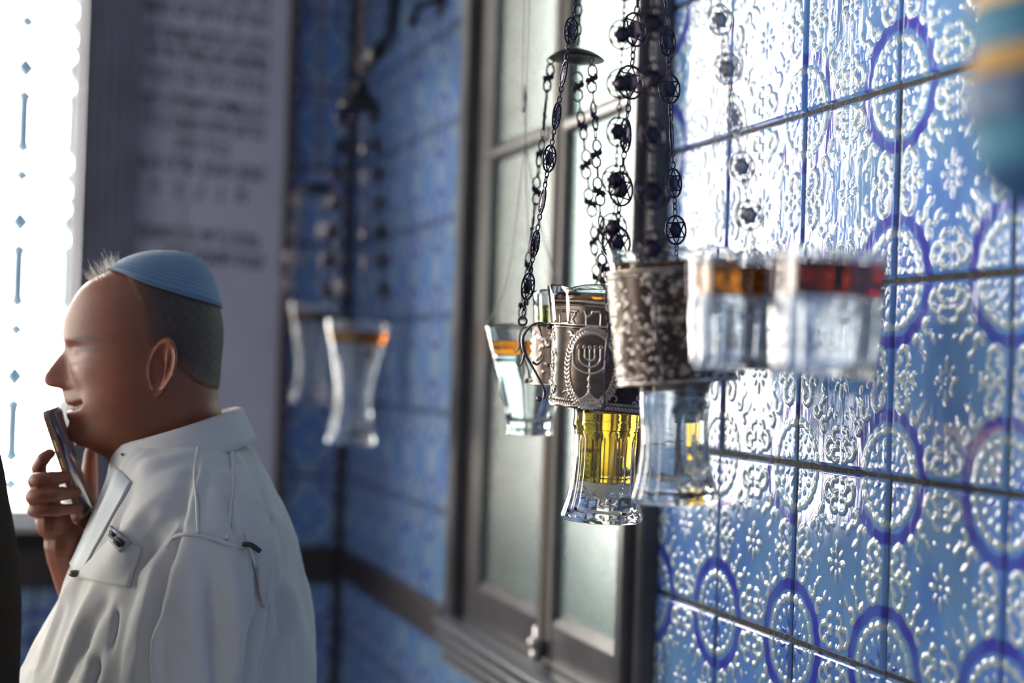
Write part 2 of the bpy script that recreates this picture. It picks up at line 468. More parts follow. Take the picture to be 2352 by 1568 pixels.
def sheet_arrays(sheets, plane):
    Vs, Qs, Cs, n = [], [], [], 0
    for Ug, Vg, hh, c in sheets:
        m = Ug.shape
        if plane == 'X': v = np.stack([XW-hh, Ug, Vg], -1)
        else: v = np.stack([Ug, YB-hh, Vg], -1)
        Vs.append(v.reshape(-1, 3)); Cs.append(c.reshape(-1, 3))
        q = npq(*m)
        Qs.append(q[:, ::-1]+n if plane == 'X' else q+n); n += m[0]*m[1]
    return np.vstack(Vs), np.vstack(Qs), np.vstack(Cs)
def wall_mesh(name, boxes, sheets, plane):
    V, Q, C = sheet_arrays(sheets, plane); nt = len(Q)
    mb = MB()
    for lo, hi in boxes: mb.box(lo, hi)
    bv = np.vstack(mb.v); bq = np.array(mb.f)+len(V)
    me = np_mesh(name, np.vstack([V, bv]), np.vstack([Q, bq]), np.vstack([C, np.full((len(bv), 3), .2)]))
    me.polygons.foreach_set('material_index', np.r_[np.zeros(nt, np.int32), np.ones(len(bq), np.int32)])
    o = link_mesh(name, me, [M['tile'], M['grout']])
    me.polygons.foreach_set('use_smooth', np.r_[np.ones(nt, bool), np.zeros(len(bq), bool)])
    return tag(o, kind='structure')
# ---- right wall
yl = lambda k: (1.306+.145*k)*S                   # vertical grout lines (k=1 lies under the window casing)
zl = lambda k: ez+(.0765+.1535*k)*S               # horizontal grout lines
near = tiles([yl(k) for k in (0, -1, -2, -3, -4)], [zl(k) for k in range(-3, 3)], 112, seed=1)
near += tiles([yl(k) for k in range(-9, 1)], [zl(k) for k in (-6, -5, -4, 3, 4)], 26, seed=2)
near += tiles([yl(k) for k in range(-9, -4)], [zl(k) for k in range(-3, 3)], 26, seed=3)
near += tiles([yl(k) for k in range(1, 12)], [zl(k) for k in (-6, -5, -4)], 44, seed=4)
near += tiles([yl(k) for k in range(6, 12)], [zl(k) for k in range(-3, 6)], 44, seed=5)
_y = lambda px, X: float(onX(px, 700, X)[1])
OY0, OY1, OZ0, OZ1 = _y(1432, XW-.031*S), _y(1057, XW-.031*S)-.004, ez-.31*S, ez+.84*S      # window opening
gx = XW+.0028*S
wall_mesh('wall_right', [((gx, -2.5, 0), (XW+.2, OY0, 3.5)), ((gx, OY1, 0), (XW+.2, YB+.2, 3.5)), ((gx, OY0, 0), (XW+.2, OY1, OZ0)), ((gx, OY0, OZ1), (XW+.2, OY1, 3.5))], near, 'X')
# ---- back wall, with two window openings, the left one unseen and added for light
xb = lambda px, py=700: float(onY(px, py, YB)[0])
WX1, WX0 = xb(168), -.52*S
zsill = float(onY(60, 1166, YB)[2]); ztop = ez+.97*S
XPL, XPR = xb(300), xb(655)
bl = [XW-TU*(k+1) for k in range(0, 16)]
bk = tiles([x for x in bl if x > XPR-TU], [zl(k) for k in range(-6, 6)], 36, seed=6)
bk += tiles([x for x in bl if x <= XPR-TU], [zl(k) for k in (-6, -5, -4)], 30, seed=7)
TH = .22
W3 = (-1.75*S, -1.0*S)
g0 = YB+.0028*S
wall_mesh('wall_back', [((WX1, g0, 0), (XW+.2, g0+TH, 3.5)), ((W3[1], g0, 0), (WX0, g0+TH, 3.5)), ((-4.2, g0, 0), (W3[0], g0+TH, 3.5)),
                        ((WX0, g0, 0), (WX1, g0+TH, zsill)), ((W3[0], g0, 0), (W3[1], g0+TH, zsill)),
                        ((WX0, g0, ztop), (WX1, g0+TH, 3.5)), ((W3[0], g0, ztop), (W3[1], g0+TH, 3.5))], bk, 'Y')
mb = MB(); mb.box((-4.2, -2.5, -.1), (XW+.2, YB+.2, 0)); tag(mb.build('floor', M['stonefloor'], smooth=False), kind='structure')
mb = MB(); mb.box((-4.2, -2.5, 3.3), (XW+.2, YB+.2, 3.5)); tag(mb.build('ceiling', M['ceiling'], smooth=False), kind='structure')
# plaster above and beside the window, left of the plaque
mb = MB(); mb.box((WX1, YB-.004, ez-.40*S), (XPR, g0, 3.3)); mb.build('trim_9', M['plaster'], smooth=False)
tag(bpy.data.objects['trim_9'], kind='structure')
# dark rails
zr1, zr0 = ez-.370*S, ez-.425*S
mb = MB(); mb.box((XW-.014*S, 2.19*S, zr0), (XW+.004, YB, zr1), .004); tag(mb.build('trim_1', M['darkwood'], smooth=False), kind='structure')
mb = MB(); mb.box((-2.4*S, YB-.014*S, zr0-.02), (XW-.014*S, YB+.004, zr1+.004), .004); tag(mb.build('trim_2', M['darkwood'], smooth=False), kind='structure')
xc1, xc0 = xb(806), xb(783)
mb = MB(); mb.box((xc0, YB-.012*S, 0), (XW-.002, YB+.004, zr0-.02), .003); mb.box((xc0, YB-.012*S, zr1+.004), (XW-.002, YB+.004, 3.3), .003)
tag(mb.build('trim_3', M['darkwood'], smooth=False), kind='structure')
# fluted pilaster between the bright window and the plaque
x0, x1 = WX1, xb(303); t = np.linspace(0, 1, 120)
prof = np.stack([x0+(x1-x0)*t, YB-.075*S+.010*S*np.abs(np.sin(t*PI*6))**.7*(t > .02)*(t < .98)], -1)
prof = np.vstack([[x0, YB+.002], prof, [x1, YB+.002]])
pts = np.stack([np.column_stack([prof, np.full(len(prof), z)]) for z in (0.0, 3.3)])
mb = MB(); mb.grid(pts); tag(mb.build('trim_4', M['plaster'], smooth=True, autosm=40), kind='structure')
# ---- bright window with wrought grille
mb = MB()
fw = .03*S
mb.box((WX0, YB+.02, zsill), (WX0+fw, YB+.10, ztop), .004); mb.box((WX1-.014*S, YB+.06, zsill), (WX1, YB+.10, ztop), .004)
mb.box((WX0, YB+.02, ztop-fw), (WX1, YB+.10, ztop), .004)
w1 = tag(mb.build('window_1', M['whitepaint'], smooth=False), kind='structure')
mb = MB(); zs2 = float(onY(60, 1196, YB-.03)[2]); zs3 = float(onY(60, 1221, YB-.05)[2])
mb.box((WX0-.03, YB-.03, zs2), (WX1+.01, YB+.20, zsill+.001), .004)
mb.box((WX0-.05, YB-.05, zs3), (WX1+.01, YB+.01, zs2), .005)
mb.build('window_sill', M['whitepaint'], w1, smooth=False)
def grille(parent, xs, z0, z1, y, name='grille'):
    mb = MB()
    per = .2975*S*1.0
    zc0 = float(onY(60, 80, YB)[2])                # a crossing of bars
    for x in xs:
        mb.tube([(x, y, z0), (x, y, z1)], .0028, 6)
        k0 = math.floor((z0-zc0)/per); zc = zc0+k0*per
        while zc < z1:
            def bead(z, r, hgt, flat=.5):          # spindle: pointed bead on the bar
                zz = np.linspace(-1, 1, 9); rr = r*(1-np.abs(zz))**.8+.0025
                p = np.stack([np.full(9, x), np.full(9, y), z+zz*hgt], -1)
                if z0 < z < z1: mb.tube(p, rr, 8)
            bead(zc, .022, .018); bead(zc-.045*S, .030, .036); bead(zc+.045*S, .029, .027)
            bead(zc-per*.5+.05*S, .030, .025); bead(zc-per*.5-.05*S, .030, .025)
            a, b = zc-per*.5-.048*S, zc-per*.5+.048*S
            if a > z0 and b < z1: mb.tube([(x, y, a), (x, y, b)], .0205, 10)
            zc += per
    zc = zc0+math.floor((z0-zc0)/per)*per
    while zc < z1:
        if zc > z0:
            for xa, xc in zip(xs[:-1], xs[1:]):
                mb.tube([(xa, y, zc), (xc, y, zc)], .0028, 6)
                for f_ in (.30, .70):
                    xx = xa+(xc-xa)*f_; u = np.linspace(-1, 1, 7)
                    mb.tube(np.stack([xx+u*.030, np.full(7, y), np.full(7, zc)], -1), .016*(1-np.abs(u)*.6), 8)
        zc += per
    return mb.build(name, M['bluegrey'], parent)
xg = xb(40); sp = xb(158)-xg
grille(w1, [xg+sp*k for k in range(-5, 2) if WX0+.02 < xg+sp*k], zsill, ztop-fw, YB+.12)
mb = MB()  # unseen window, added to light the tile relief, the man and the room
mb.box((W3[0], YB+.02, zsill), (W3[0]+fw, YB+.10, ztop), .004); mb.box((W3[1]-fw, YB+.02, zsill), (W3[1], YB+.10, ztop), .004)
mb.box((W3[0], YB+.02, ztop-fw), (W3[1], YB+.10, ztop), .004); mb.box((W3[0]-.03, YB-.03, zsill-.03), (W3[1]+.03, YB+.2, zsill+.001), .004)
w3 = tag(mb.build('fill_window', M['whitepaint'], smooth=False), kind='structure')
grille(w3, [W3[0]+.03+sp*k for k in range(1, 8) if W3[0]+sp*k+.03 < W3[1]], zsill, ztop-fw, YB+.12)
# ---- casement window on the right wall
Xo, XA, Xs, Xp = XW-.020*S, XW-.031*S, XW-.014*S, XW-.0045*S
yy = lambda px, X, py=700: float(onX(px, py, X)[1])
ztw = ez+.86*S; zst = ez-.364*S; zsb = ez-.434*S
yAf0, yAf1 = yy(1039, XA), yy(1057, XA); yAn0, yAn1 = yy(1432, XA), yy(1449, XA); yOn = yy(1489, Xo); yOf = yAf0+.022*S
mb = MB()
mb.box((XA, yAf1, zst), (XW+.004, yAf0, ztw), .003); mb.box((XA, yAn1, zst), (XW+.004, yAn0, ztw), .003)
mb.box((Xo, yAf0, zst), (XW+.004, yOf, ztw+.03), .004); mb.box((Xo, yOn, zst-.09*S), (XW+.004, yAn1, ztw+.03), .004)
mb.box((XA, yAn0, ztw-.03), (XW+.004, yAf1, ztw), .003); mb.box((Xo, yOn, ztw), (XW+.004, yOf, ztw+.03), .004)
w2 = tag(mb.build('window_2', M['frame'], smooth=False), kind='structure')
zpb = ez-.298*S; zg0, zg1 = ez+.288*S, ez+.309*S
ym0, ym1 = yy(1252, Xs), yy(1289, Xs)               # meeting stiles
def sash(y0, y1, name):
    """sash with glazing bar, pane and chamfered bottom rail; y1 = far side"""
    mb = MB(); st = .020*S
    far, nr = y1, y0
    sf = yy(1119, Xs) if name == 'far' else ym1-.001
    sn = ym0 if name == 'far' else yAn0+.006*S
    if name == 'far':
        mb.box((Xs, sf, zst), (XW+.002, yAf1, ztw-.03), .003); mb.box((Xs, ym1+(ym0-ym1)*.5, zst), (XW+.002, ym0, ztw-.03), .003)
    else:
        mb.box((Xs, ym1, zst), (XW+.002, ym1+(ym0-ym1)*.5-.0005, ztw-.03), .003); mb.box((Xs, yAn0-.001, zst), (XW+.002, sn, ztw-.03), .003)
    a, b = (sn, sf) if name == 'far' else (sn, ym1)
    mb.box((Xs, a, zst+.001), (XW+.002, b, zpb-.014*S), .002)
    mb.box((Xs, a, ztw-.055), (XW+.002, b, ztw-.03), .002)
    v = []
    for y in (a, b): v += [(Xs, y, zpb-.014*S), (Xp+.001, y, zpb), (XW+.002, y, zpb), (XW+.002, y, zpb-.014*S)]
    mb.add(v, [(0, 4, 5, 1), (1, 5, 6, 2), (2, 6, 7, 3), (0, 1, 2, 3), (4, 7, 6, 5), (0, 3, 7, 4)])
    y_ = np.array([a, b]); rr = .0105*S; cx, cz = Xs+.006*S, (zg0+zg1)/2
    an = np.linspace(-PI*.5, PI*1.5, 20)
    pts = np.stack([np.stack([cx-np.clip(np.cos(an-PI/2+PI/2), -.6, 1)*rr*1.0*np.ones(20), np.full(20, y), cz+np.sin(an)*rr], -1) for y in y_])
    mb.grid(pts, False, True, capu=True)
    o = mb.build('sash', M['frame'], w2, smooth=False)
    g = MB(); g.box((Xp, a-.004, zpb-.004), (Xp+.003, b+.004, ztw-.05)); g.build('pane', M['frosted'], o, smooth=False)
    return o
s1 = sash(0, 0, 'far'); s2 = sash(0, 0, 'near')
# astragal and bolt on the meeting stile
mb = MB(); ya = ym1+(ym0-ym1)*.36
mb.box((Xs-.0015*S, ym1+.004, zst+.03*S), (Xs+.004, ym1+(ym0-ym1)*.52, ztw-.04), .001)
mb.tube([(Xs-.003*S, ya, zst+.03*S), (Xs-.003*S, ya, ztw-.04)], .0075*S, 10)
mb.build('astragal', M['lightpaint'], w2)
mb = MB(); zb = ez-.338*S; yb_ = ya+.004
mb.tube([(Xs-.006*S, yb_, zb-.016*S), (Xs-.006*S, yb_, zb+.020*S)], .0075*S, 12); mb.ball((Xs-.012*S, yb_, zb), .0085*S); mb.ball((Xs-.010*S, yb_, zb-.015*S), .008*S)
mb.build('bolt', M['brightchain'], w2)
# reeded sill
z = np.linspace(0, 1, 90); reeds = 4
px_ = XW-.020*S-.020*S*np.abs(np.sin(PI*reeds*z))**.7-.012*S*(1-z); pz = zst+(zsb-zst)*z
prof = np.vstack([[XW+.002, zst], [XW-.030*S, zst], np.stack([px_, pz], -1), [XW+.002, zsb]])
ysf, ysn = yy(1012, XW-.04*S, 1385), yOn+.012*S
pts = np.stack([np.stack([prof[:, 0], np.full(len(prof), y), prof[:, 1]], -1) for y in (ysf, ysn)])
mb = MB(); mb.grid(pts, False, True, capu=True); mb.build('window_sill', M['sillpaint'], w2, smooth=True, autosm=35)
# ---- beam the lamps hang from
ZB = 2.98
mb = MB(); mb.box((.50*S-.04, .25, ZB), (.50*S+.04, YB+.01, ZB+.10), .006); tag(mb.build('ceiling_beam', M['beam'], smooth=False), kind='structure')
# ---- inscribed memorial plaque
Lp = onY(470, 620, YB)
pl = thing('memorial_plaque', Lp, 'pale marble plaque carved with lines of Hebrew lettering, in a brown frame', 'plaque')
zp1, zp0 = 3.2, ez-.34*S
mb = MB(); mb.box((XPL+.004, YB-.022*S, zp0), (xb(640), YB-.004, zp1), .003); slab = mb.build('slab', M['marble'], pl, smooth=False)
mb = MB(); mb.box((xb(640), YB-.030*S, zp0), (xb(659), YB-.004, zp1), .003); mb.box((XPL+.004, YB-.03*S, zp0-.02*S), (xb(659), YB-.004, zp0), .003)
mb.build('frame', M['brownframe'], pl, smooth=False)
# crack in the slab
mb = MB(); cr = [(432, 60), (431, 150), (434, 240), (428, 330), (427, 420), (421, 500), (418, 560), (412, 640), (410, 720)]
cp = spline([onY(a, b, YB-.0222*S) for a, b in cr], 40); mb.tube(cp, .0030*S, 6, flat=.3)
mb.build('crack', M['ink'], pl, smooth=True)
def text_mesh(s, size, extrude=.001):
    cu = bpy.data.curves.new('t', 'FONT'); cu.body = s; cu.size = size; cu.extrude = extrude; cu.offset = size*.02
    cu.align_x = 'CENTER'; cu.align_y = 'CENTER'; cu.resolution_u = 3
    o = bpy.data.objects.new('t', cu); COL.objects.link(o)
    dg = bpy.context.evaluated_depsgraph_get(); dg.update()
    me = bpy.data.meshes.new_from_object(o.evaluated_get(dg))
    v = mesh_v(me); f = [tuple(p.vertices) for p in me.polygons]
    bpy.data.objects.remove(o); bpy.data.curves.remove(cu); bpy.data.meshes.remove(me)
    return v, f
# the writing is out of focus in the photograph; words of the same length and layout
LINES = [(470, -14, 'נר זכרון לעילוי נשמת', 300), (470, 36, 'הורינו היקרים אשר', 300), (470, 84, 'הלכו לעולמם ושמם טוב', 300), (470, 133, 'צדקתם תעמוד לעד וזכר', 300),
         (466, 184, 'ברכה לכל בני הקהל', 295), (464, 238, 'העומדים לתפילה לפני', 295), (462, 287, 'בוראם תהא נפשם צרורה', 295),
         (466, 336, 'בצרור החיים', 125), (460, 386, 'אמן ואמן סלה ועד', 295), (456, 440, 'ת   נ   צ   ב   ה', 220), (452, 538, 'נתרם על ידי בני המשפחה', 290), (488, 594, 'שנת תשמח לפק', 235)]
rt = math.radians(-2.6)
for (cx, cy, s, wpx) in LINES:
    v, f = text_mesh(s[::-1], .054)
    if not len(v): continue
    c = onY(cx, cy, YB-.0224*S); wm = abs(onY(cx+wpx/2, cy, YB)[0]-onY(cx-wpx/2, cy, YB)[0])
    v = v-(v.max(0)+v.min(0))/2
    v[:, 0] *= wm/(np.ptp(v[:, 0])+1e-9)
    xr = v[:, 0]*math.cos(rt)-v[:, 1]*math.sin(rt); zr = v[:, 0]*math.sin(rt)+v[:, 1]*math.cos(rt)
    mb = MB(); mb.add(np.stack([c[0]+xr, np.full(len(v), c[1])-v[:, 2]*.5, c[2]+zr], -1), f); mb.build('inscription', M['ink'], slab, smooth=False)
# ---- wrought brackets high on the wall by the corner
def bracket(name, pts, r, label, X=None):
    p = spline(pts, 40); lo = p[0]
    t = thing(name, lo, label, 'bracket', 'wrought brackets near the corner')
    mb = MB(); mb.tube(p, r, 10); mb.build('arm', M['iron'], t)
    mb = MB(); mb.ball(p[-1], r*1.5); mb.build('finial', M['iron'], t)
    mb = MB(); a = np.array(pts[0]); mb.box(a-np.array([.004, .022, .035]), a+np.array([.02, .022, .035]), .003); mb.build('wall_plate', M['iron'], t, smooth=False)
    return t
def onXw(px, py, off): return onX(px, py, XW-off)
bracket('iron_bracket', [onXw(903, -60, .006), onXw(905, 20, .05), onXw(895, 85, .10), onXw(862, 125, .16), P(836, 150, 2.62*S)], .016,
        'thick black curved iron bracket above the dark bell-shaped lamp canopy')
bracket('iron_bracket', [onXw(1010, -2, .006), onXw(985, 4, .03), onXw(962, 18, .06), onXw(946, 50, .075)], .008,
        'small black hooked iron bracket beside the top of the casement window')
# ================================================================== HANGING OIL LAMPS
class Fr:
    """lathe frame at pixel (px, py), depth Z; radii and heights are given in that depth's pixels"""
    def __init__(s, px, py, Z, tilt=0.0):
        s.o = P(px, py, Z); s.k = Z/FPX; s.py = py; s.px = px; s.Z = Z; t = math.radians(tilt)
        s.up = math.cos(t)*ZUP+math.sin(t)*R0; s.rt = math.cos(t)*R0-math.sin(t)*ZUP; s.fw = D0
    def pt(s, r, a, y):
        r, a, y = np.broadcast_arrays(np.asarray(r, float), np.asarray(a, float), np.asarray(y, float))
        return s.o+s.k*(r*np.cos(a))[..., None]*s.rt+s.k*(r*np.sin(a))[..., None]*s.fw+s.k*(s.py-y)[..., None]*s.up
def dense(prof, n):
    p = np.asarray(prof, float); d = np.r_[0, np.cumsum(np.hypot(*np.diff(p, axis=0).T))]
    u = np.union1d(np.linspace(0, d[-1], n), d)
    return np.stack([np.interp(u, d, p[:, 0]), np.interp(u, d, p[:, 1])], -1)
def smoothprof(prof, n=60):
    return spline(prof, n)
def lathe(mb, fr, prof, seg=64, mod=None):
    p = np.asarray(prof, float); a = np.arange(seg)*2*PI/seg
    Rr = np.repeat(p[:, :1], seg, 1); Yy = np.repeat(p[:, 1:], seg, 1); A = np.repeat(a[None], len(p), 0)
    if mod: Rr, Yy = mod(Rr, Yy, A)
    mb.grid(fr.pt(Rr, A, Yy), False, True)
def glass(fr, outer, inner, parent, seg=112, flutes=None, scallop=None, name='glass', m='glass'):
    """outer: rim -> bottom centre, inner: bottom centre -> rim (radius, pixel height)"""
    o = smoothprof(outer, max(40, len(outer)*5)); i = smoothprof(inner, max(30, len(inner)*4))
    rim = [((o[0, 0]+i[-1, 0])/2, o[0, 1]-(o[0, 0]-i[-1, 0])*.45)]
    prof = np.vstack([o, i, rim, o[:1]]); prof[:, 0] = np.maximum(prof[:, 0], 0.05)
    no = len(o)
    def mod(R_, Y, A):
        R_ = R_.copy(); Y = Y.copy()
        if flutes:
            n, amp, y0, y1 = flutes
            w = smooth01((Y-y0)/max(8, .12*(y1-y0)))*smooth01((y1-Y)/10)
            w[no:] *= 0
            R_ = R_*(1+amp*w*(np.abs(np.cos(n*A/2))*2-1))
            wi = smooth01((Y-y0)/20)*smooth01((y1+20-Y)/10); wi[:no] *= 0
            R_ = R_*(1+amp*.9*wi*np.cos(n*A+.6))
        if scallop:
            n, amp, depth = scallop; y0 = outer[0][1]
            w = smooth01((y0+depth-Y)/depth)
            Y = Y-w*amp*(np.abs(np.cos(n*A/2+.25))**.8-.55); R_ = R_*(1+w*.02*np.cos(n*A+.5))
        return R_, Y
    mb = MB(); lathe(mb, fr, prof, seg, mod)
    return mb.build(name, M[m], parent)
def liquid(fr, inner, y0, y1, parent, name, m, grow=.4, seg=64):
    """solid of liquid filling the inner wall between two heights"""
    p = np.array(sorted([(y, r) for r, y in inner])); ys = np.linspace(y0, y1, 24)
    r = np.interp(ys, p[:, 0], p[:, 1])+grow
    prof = np.vstack([[0.05, y0], [r[0]*.6, y0], [r[0]*.97, y0], np.stack([r, ys], -1)[1:], [r[-1]*.5, y1], [0.05, y1]])
    mb = MB(); lathe(mb, fr, prof, seg)
    return mb.build(name, M[m], parent)
# ---- chains
def oval(c, t, w, l, b, r, k=6, n=14):
    a = np.arange(n)*2*PI/n
    return c+np.cos(a)[:, None]*t*l+np.sin(a)[:, None]*w*b, r
def chain(p0, p1, style, unit, yaw, parent, m='chain', name='chain', sag=0.0, ph=0.0, lo=False):
    """hanging chain from p0 (top) to p1; unit = length of one ornament in metres; yaw turns the ornaments about the chain"""
    p0, p1 = np.array(p0, float), np.array(p1, float); L = np.linalg.norm(p1-p0); t = (p1-p0)/L
    mb = MB(); n = 10 if lo else 16; k = 4 if lo else 6
    def frame(y):
        w = math.cos(y)*R0+math.sin(y)*D0; w = w-t*(w@t); w /= np.linalg.norm(w); return w
    def ring(c, l, b, r, y):
        pts, _ = oval(c, t, frame(y), l, b, r, n=n); mb.tube(pts, r, k, closed=True, ref=np.cross(t, frame(y)))
    s = ph*unit; i = 0
    while s < L:
        y = yaw+.5*math.sin(i*2.1)+(.35*((i*7) % 3-1))
        if style == 'star':
            c = p0+t*(s+unit*.5); R_ = unit*.5; w = frame(y); nrm = np.cross(t, w)
            if s+unit < L:
                ring(c, R_*.93, R_*.86, unit*.036, y)
                for q in (0, 1):
                    a = np.array([0, 2*PI/3, 4*PI/3])+q*PI/3
                    v = c+(np.cos(a)[:, None]*t*.93+np.sin(a)[:, None]*w*.86)*R_
                    for e in range(3):
                        mb.tube([v[e], v[(e+1) % 3]], unit*.026, 4)
                a = np.arange(12)*2*PI/12
                d = np.stack([c+(np.cos(a)[:, None]*t+np.sin(a)[:, None]*w*.95)*R_*.46+nrm*z for z in (-unit*.02, unit*.02)])
                mb.grid(d, False, True, capu=True)
            sm = unit*.20; s2 = s+unit*.96
            for j in range(3):
                if s2+sm < L: ring(p0+t*(s2+sm*.5), sm*.56, sm*.34, unit*.024, y+(PI/2 if j % 2 == 0 else 0))
                s2 += sm*.92
            s = s2-unit*.01
        elif style == 'filigree':
            c = p0+t*(s+unit*.5); w = frame(y); nrm = np.cross(t, w)
            if s+unit < L:
                sg = 1 if i % 2 else -1
                for q in (-1, 1):
                    ring(c+t*unit*.27*q+w*unit*.03*q*sg, unit*.22, unit*.16, unit*.034, y)
                    a = np.linspace(0, 5.2, 14); rr = np.linspace(.10, .03, 14)*unit
                    sp_ = c+t*(unit*.05*q)+w*(unit*.14*q*sg)+np.cos(a*q)[:, None]*rr[:, None]*w*sg+np.sin(a)[:, None]*rr[:, None]*t*q
                    mb.tube(sp_, unit*.028, 5); mb.ball(sp_[-1], unit*.078, 5, 6)
                u = np.linspace(-1, 1, 11)   # S-shaped leaf across the middle
                pp = c+t*(u*unit*.20)[:, None]+w*(np.sin(u*2.4)*unit*.13*sg)[:, None]
                mb.tube(pp, unit*.115*(1-.75*np.abs(u)), 6, flat=.55, ref=nrm)
                for b_ in (-.5, -.15, .2, .55):
                    mb.ball(c+t*b_*unit*.22-w*math.sin(b_*2.4)*unit*.16*sg*.3, unit*.050, 4, 6)
            s2 = s+unit*.93; ll = unit*.34
            if s2+ll < L:
                w2 = frame(y+PI/2); cc = p0+t*(s2+ll*.5)
                q = np.array([cc+t*ll*.5+w2*unit*.05, cc+t*ll*.5-w2*unit*.05, cc-t*ll*.5-w2*unit*.05, cc-t*ll*.5+w2*unit*.05])
                for e in range(4): mb.tube([q[e], q[(e+1) % 4]], unit*.022, 5)
                ring(cc+t*ll*.55, unit*.06, unit*.05, unit*.015, y)
            s = s2+ll+unit*.05
        else:                                           # plain oval links
            c = p0+t*(s+unit*.5)
            if s+unit < L*1.001: ring(c, unit*.58, unit*.33, unit*.085, yaw+(PI/2 if i % 2 else 0))
            s += unit*.86
        i += 1
    mb.tube([p0, p1], unit*(.006 if style != 'links' else .02), 4)     # inner wire that joins the links
    return mb.build(name, M[m], parent)
def rod(p0, p1, r, parent, name='suspension_wire', m='iron'):
    mb = MB(); mb.tube([p0, p1], r, 6); return mb.build(name, M[m], parent)
def canopy(fr, prof, parent, m='iron', hooks=()):
    mb = MB(); lathe(mb, fr, smoothprof(prof, 30)*1.0, 32)
    for (r, a, y) in hooks:
        c = fr.pt(r, a, y); w = fr.pt(r+1, a, y)-fr.pt(r, a, y); w /= np.linalg.norm(w)
        q, _ = oval(c, fr.up, w, 7*fr.k, 7*fr.k, 0); mb.tube(q, 1.8*fr.k, 5, closed=True)
    return mb.build('canopy', M[m], parent)
# ---- scrolled handles: traced in the (radius, height) plane
def handle(fr, az, parent, pts, ringc, ringr, branches, knob, thick, m='darkmetal'):
    a = math.radians(az); mb = MB()
    f = lambda q: np.array([fr.pt(r, a, y) for r, y in q])
    tn = fr.pt(0, 0, 0)-fr.pt(0, 0, 0)
    side = -math.sin(a)*fr.rt+math.cos(a)*fr.fw
    p = spline(f(pts), 46); u = np.linspace(0, 1, 46)
    mb.tube(p, thick*fr.k*(1.05-.35*np.sin(u*PI*2)**2), 8, ref=side)
    for b in branches:
        q = spline(f(b), 16); mb.tube(q, thick*fr.k*np.linspace(.9, .3, 16), 7, ref=side); mb.ball(q[-1], thick*fr.k*.5, 5, 7)
    mb.ball(fr.pt(knob[0], a, knob[1]), thick*fr.k*2.0, 8, 10)
    mb.ball(fr.pt(pts[0][0], a, pts[0][1]), thick*fr.k*1.9, 8, 10)
    h = mb.build('handle', M[m], parent)
    mb = MB(); c = fr.pt(ringc[0], a, ringc[1]); an = np.arange(20)*2*PI/20
    rad = math.cos(a)*fr.rt+math.sin(a)*fr.fw
    mb.tube(c+np.cos(an)[:, None]*fr.up*ringr*fr.k+np.sin(an)[:, None]*rad*ringr*fr.k, thick*fr.k*.75, 7, closed=True, ref=side)
    mb.build('ring', M[m], h)
    return fr.pt(ringc[0], a, ringc[1]-ringr)
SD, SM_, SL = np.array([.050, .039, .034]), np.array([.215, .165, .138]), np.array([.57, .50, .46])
def sleeve(fr, y0, y1, r0, r1, rel, mid, parent, hgt, nth, ny, neck):
    """cylindrical silver holder with embossed relief rel (Relief over arc length x height); mid = flat, polished ground"""
    th_ = np.arange(nth)*2*PI/nth; ys = rel.y
    t = (ys-y0)/(y1-y0); Rr = r0+(r1-r0)*t
    hh = rel.h
    lip = 3.2*np.exp(-((ys-y0)/4)**2)+2.2*np.exp(-((ys-y1)/4)**2)
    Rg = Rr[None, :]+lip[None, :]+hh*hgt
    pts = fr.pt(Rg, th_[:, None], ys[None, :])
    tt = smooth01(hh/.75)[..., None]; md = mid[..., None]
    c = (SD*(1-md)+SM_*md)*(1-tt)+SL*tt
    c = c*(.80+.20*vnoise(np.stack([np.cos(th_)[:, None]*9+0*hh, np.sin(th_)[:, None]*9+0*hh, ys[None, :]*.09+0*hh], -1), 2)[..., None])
    n = len(ys); V = pts.reshape(-1, 3); C = c.reshape(-1, 3)
    i = np.arange(nth)[:, None]; i2 = (i+1) % nth; j = np.arange(n-1)[None, :]
    Q = np.stack([i*n+j, i2*n+j, i2*n+j+1, i*n+j+1], -1).reshape(-1, 4)
    ring = lambda r, y: fr.pt(r, th_, y)
    inn = np.stack([ring(neck+3, y1+1.5), ring(neck, y1-1), ring(r1-6, y1-4), ring(r0-4, y0+4), ring(r0-1.5, y0-1.2)], 1)
    b = len(V); V = np.vstack([V, inn.reshape(-1, 3)]); C = np.vstack([C, np.tile(SM_*.7, (nth*5, 1))])
    jj = np.arange(4)[None, :]
    Q2 = np.stack([b+i*5+jj, b+i2*5+jj, b+i2*5+jj+1, b+i*5+jj+1], -1).reshape(-1, 4)
    Qa = np.stack([i*n+n-1, i2*n+n-1, b+i2*5, b+i*5], -1).reshape(-1, 4)
    Qb = np.stack([b+i*5+4, b+i2*5+4, i2*n, i*n], -1).reshape(-1, 4)
    me = np_mesh('holder', V-root_loc(parent), np.vstack([Q, Q2, Qa, Qb]), C)
    o = link_mesh('holder', me, M['silver'], parent)
    return o
GRP = 'hanging glass oil lamps'
EYEZ = EYE[2]
def top_pt(px, Z, z=ZB+.03):
    p = P(px, 0, Z); q = p.copy(); q[2] = z; return q
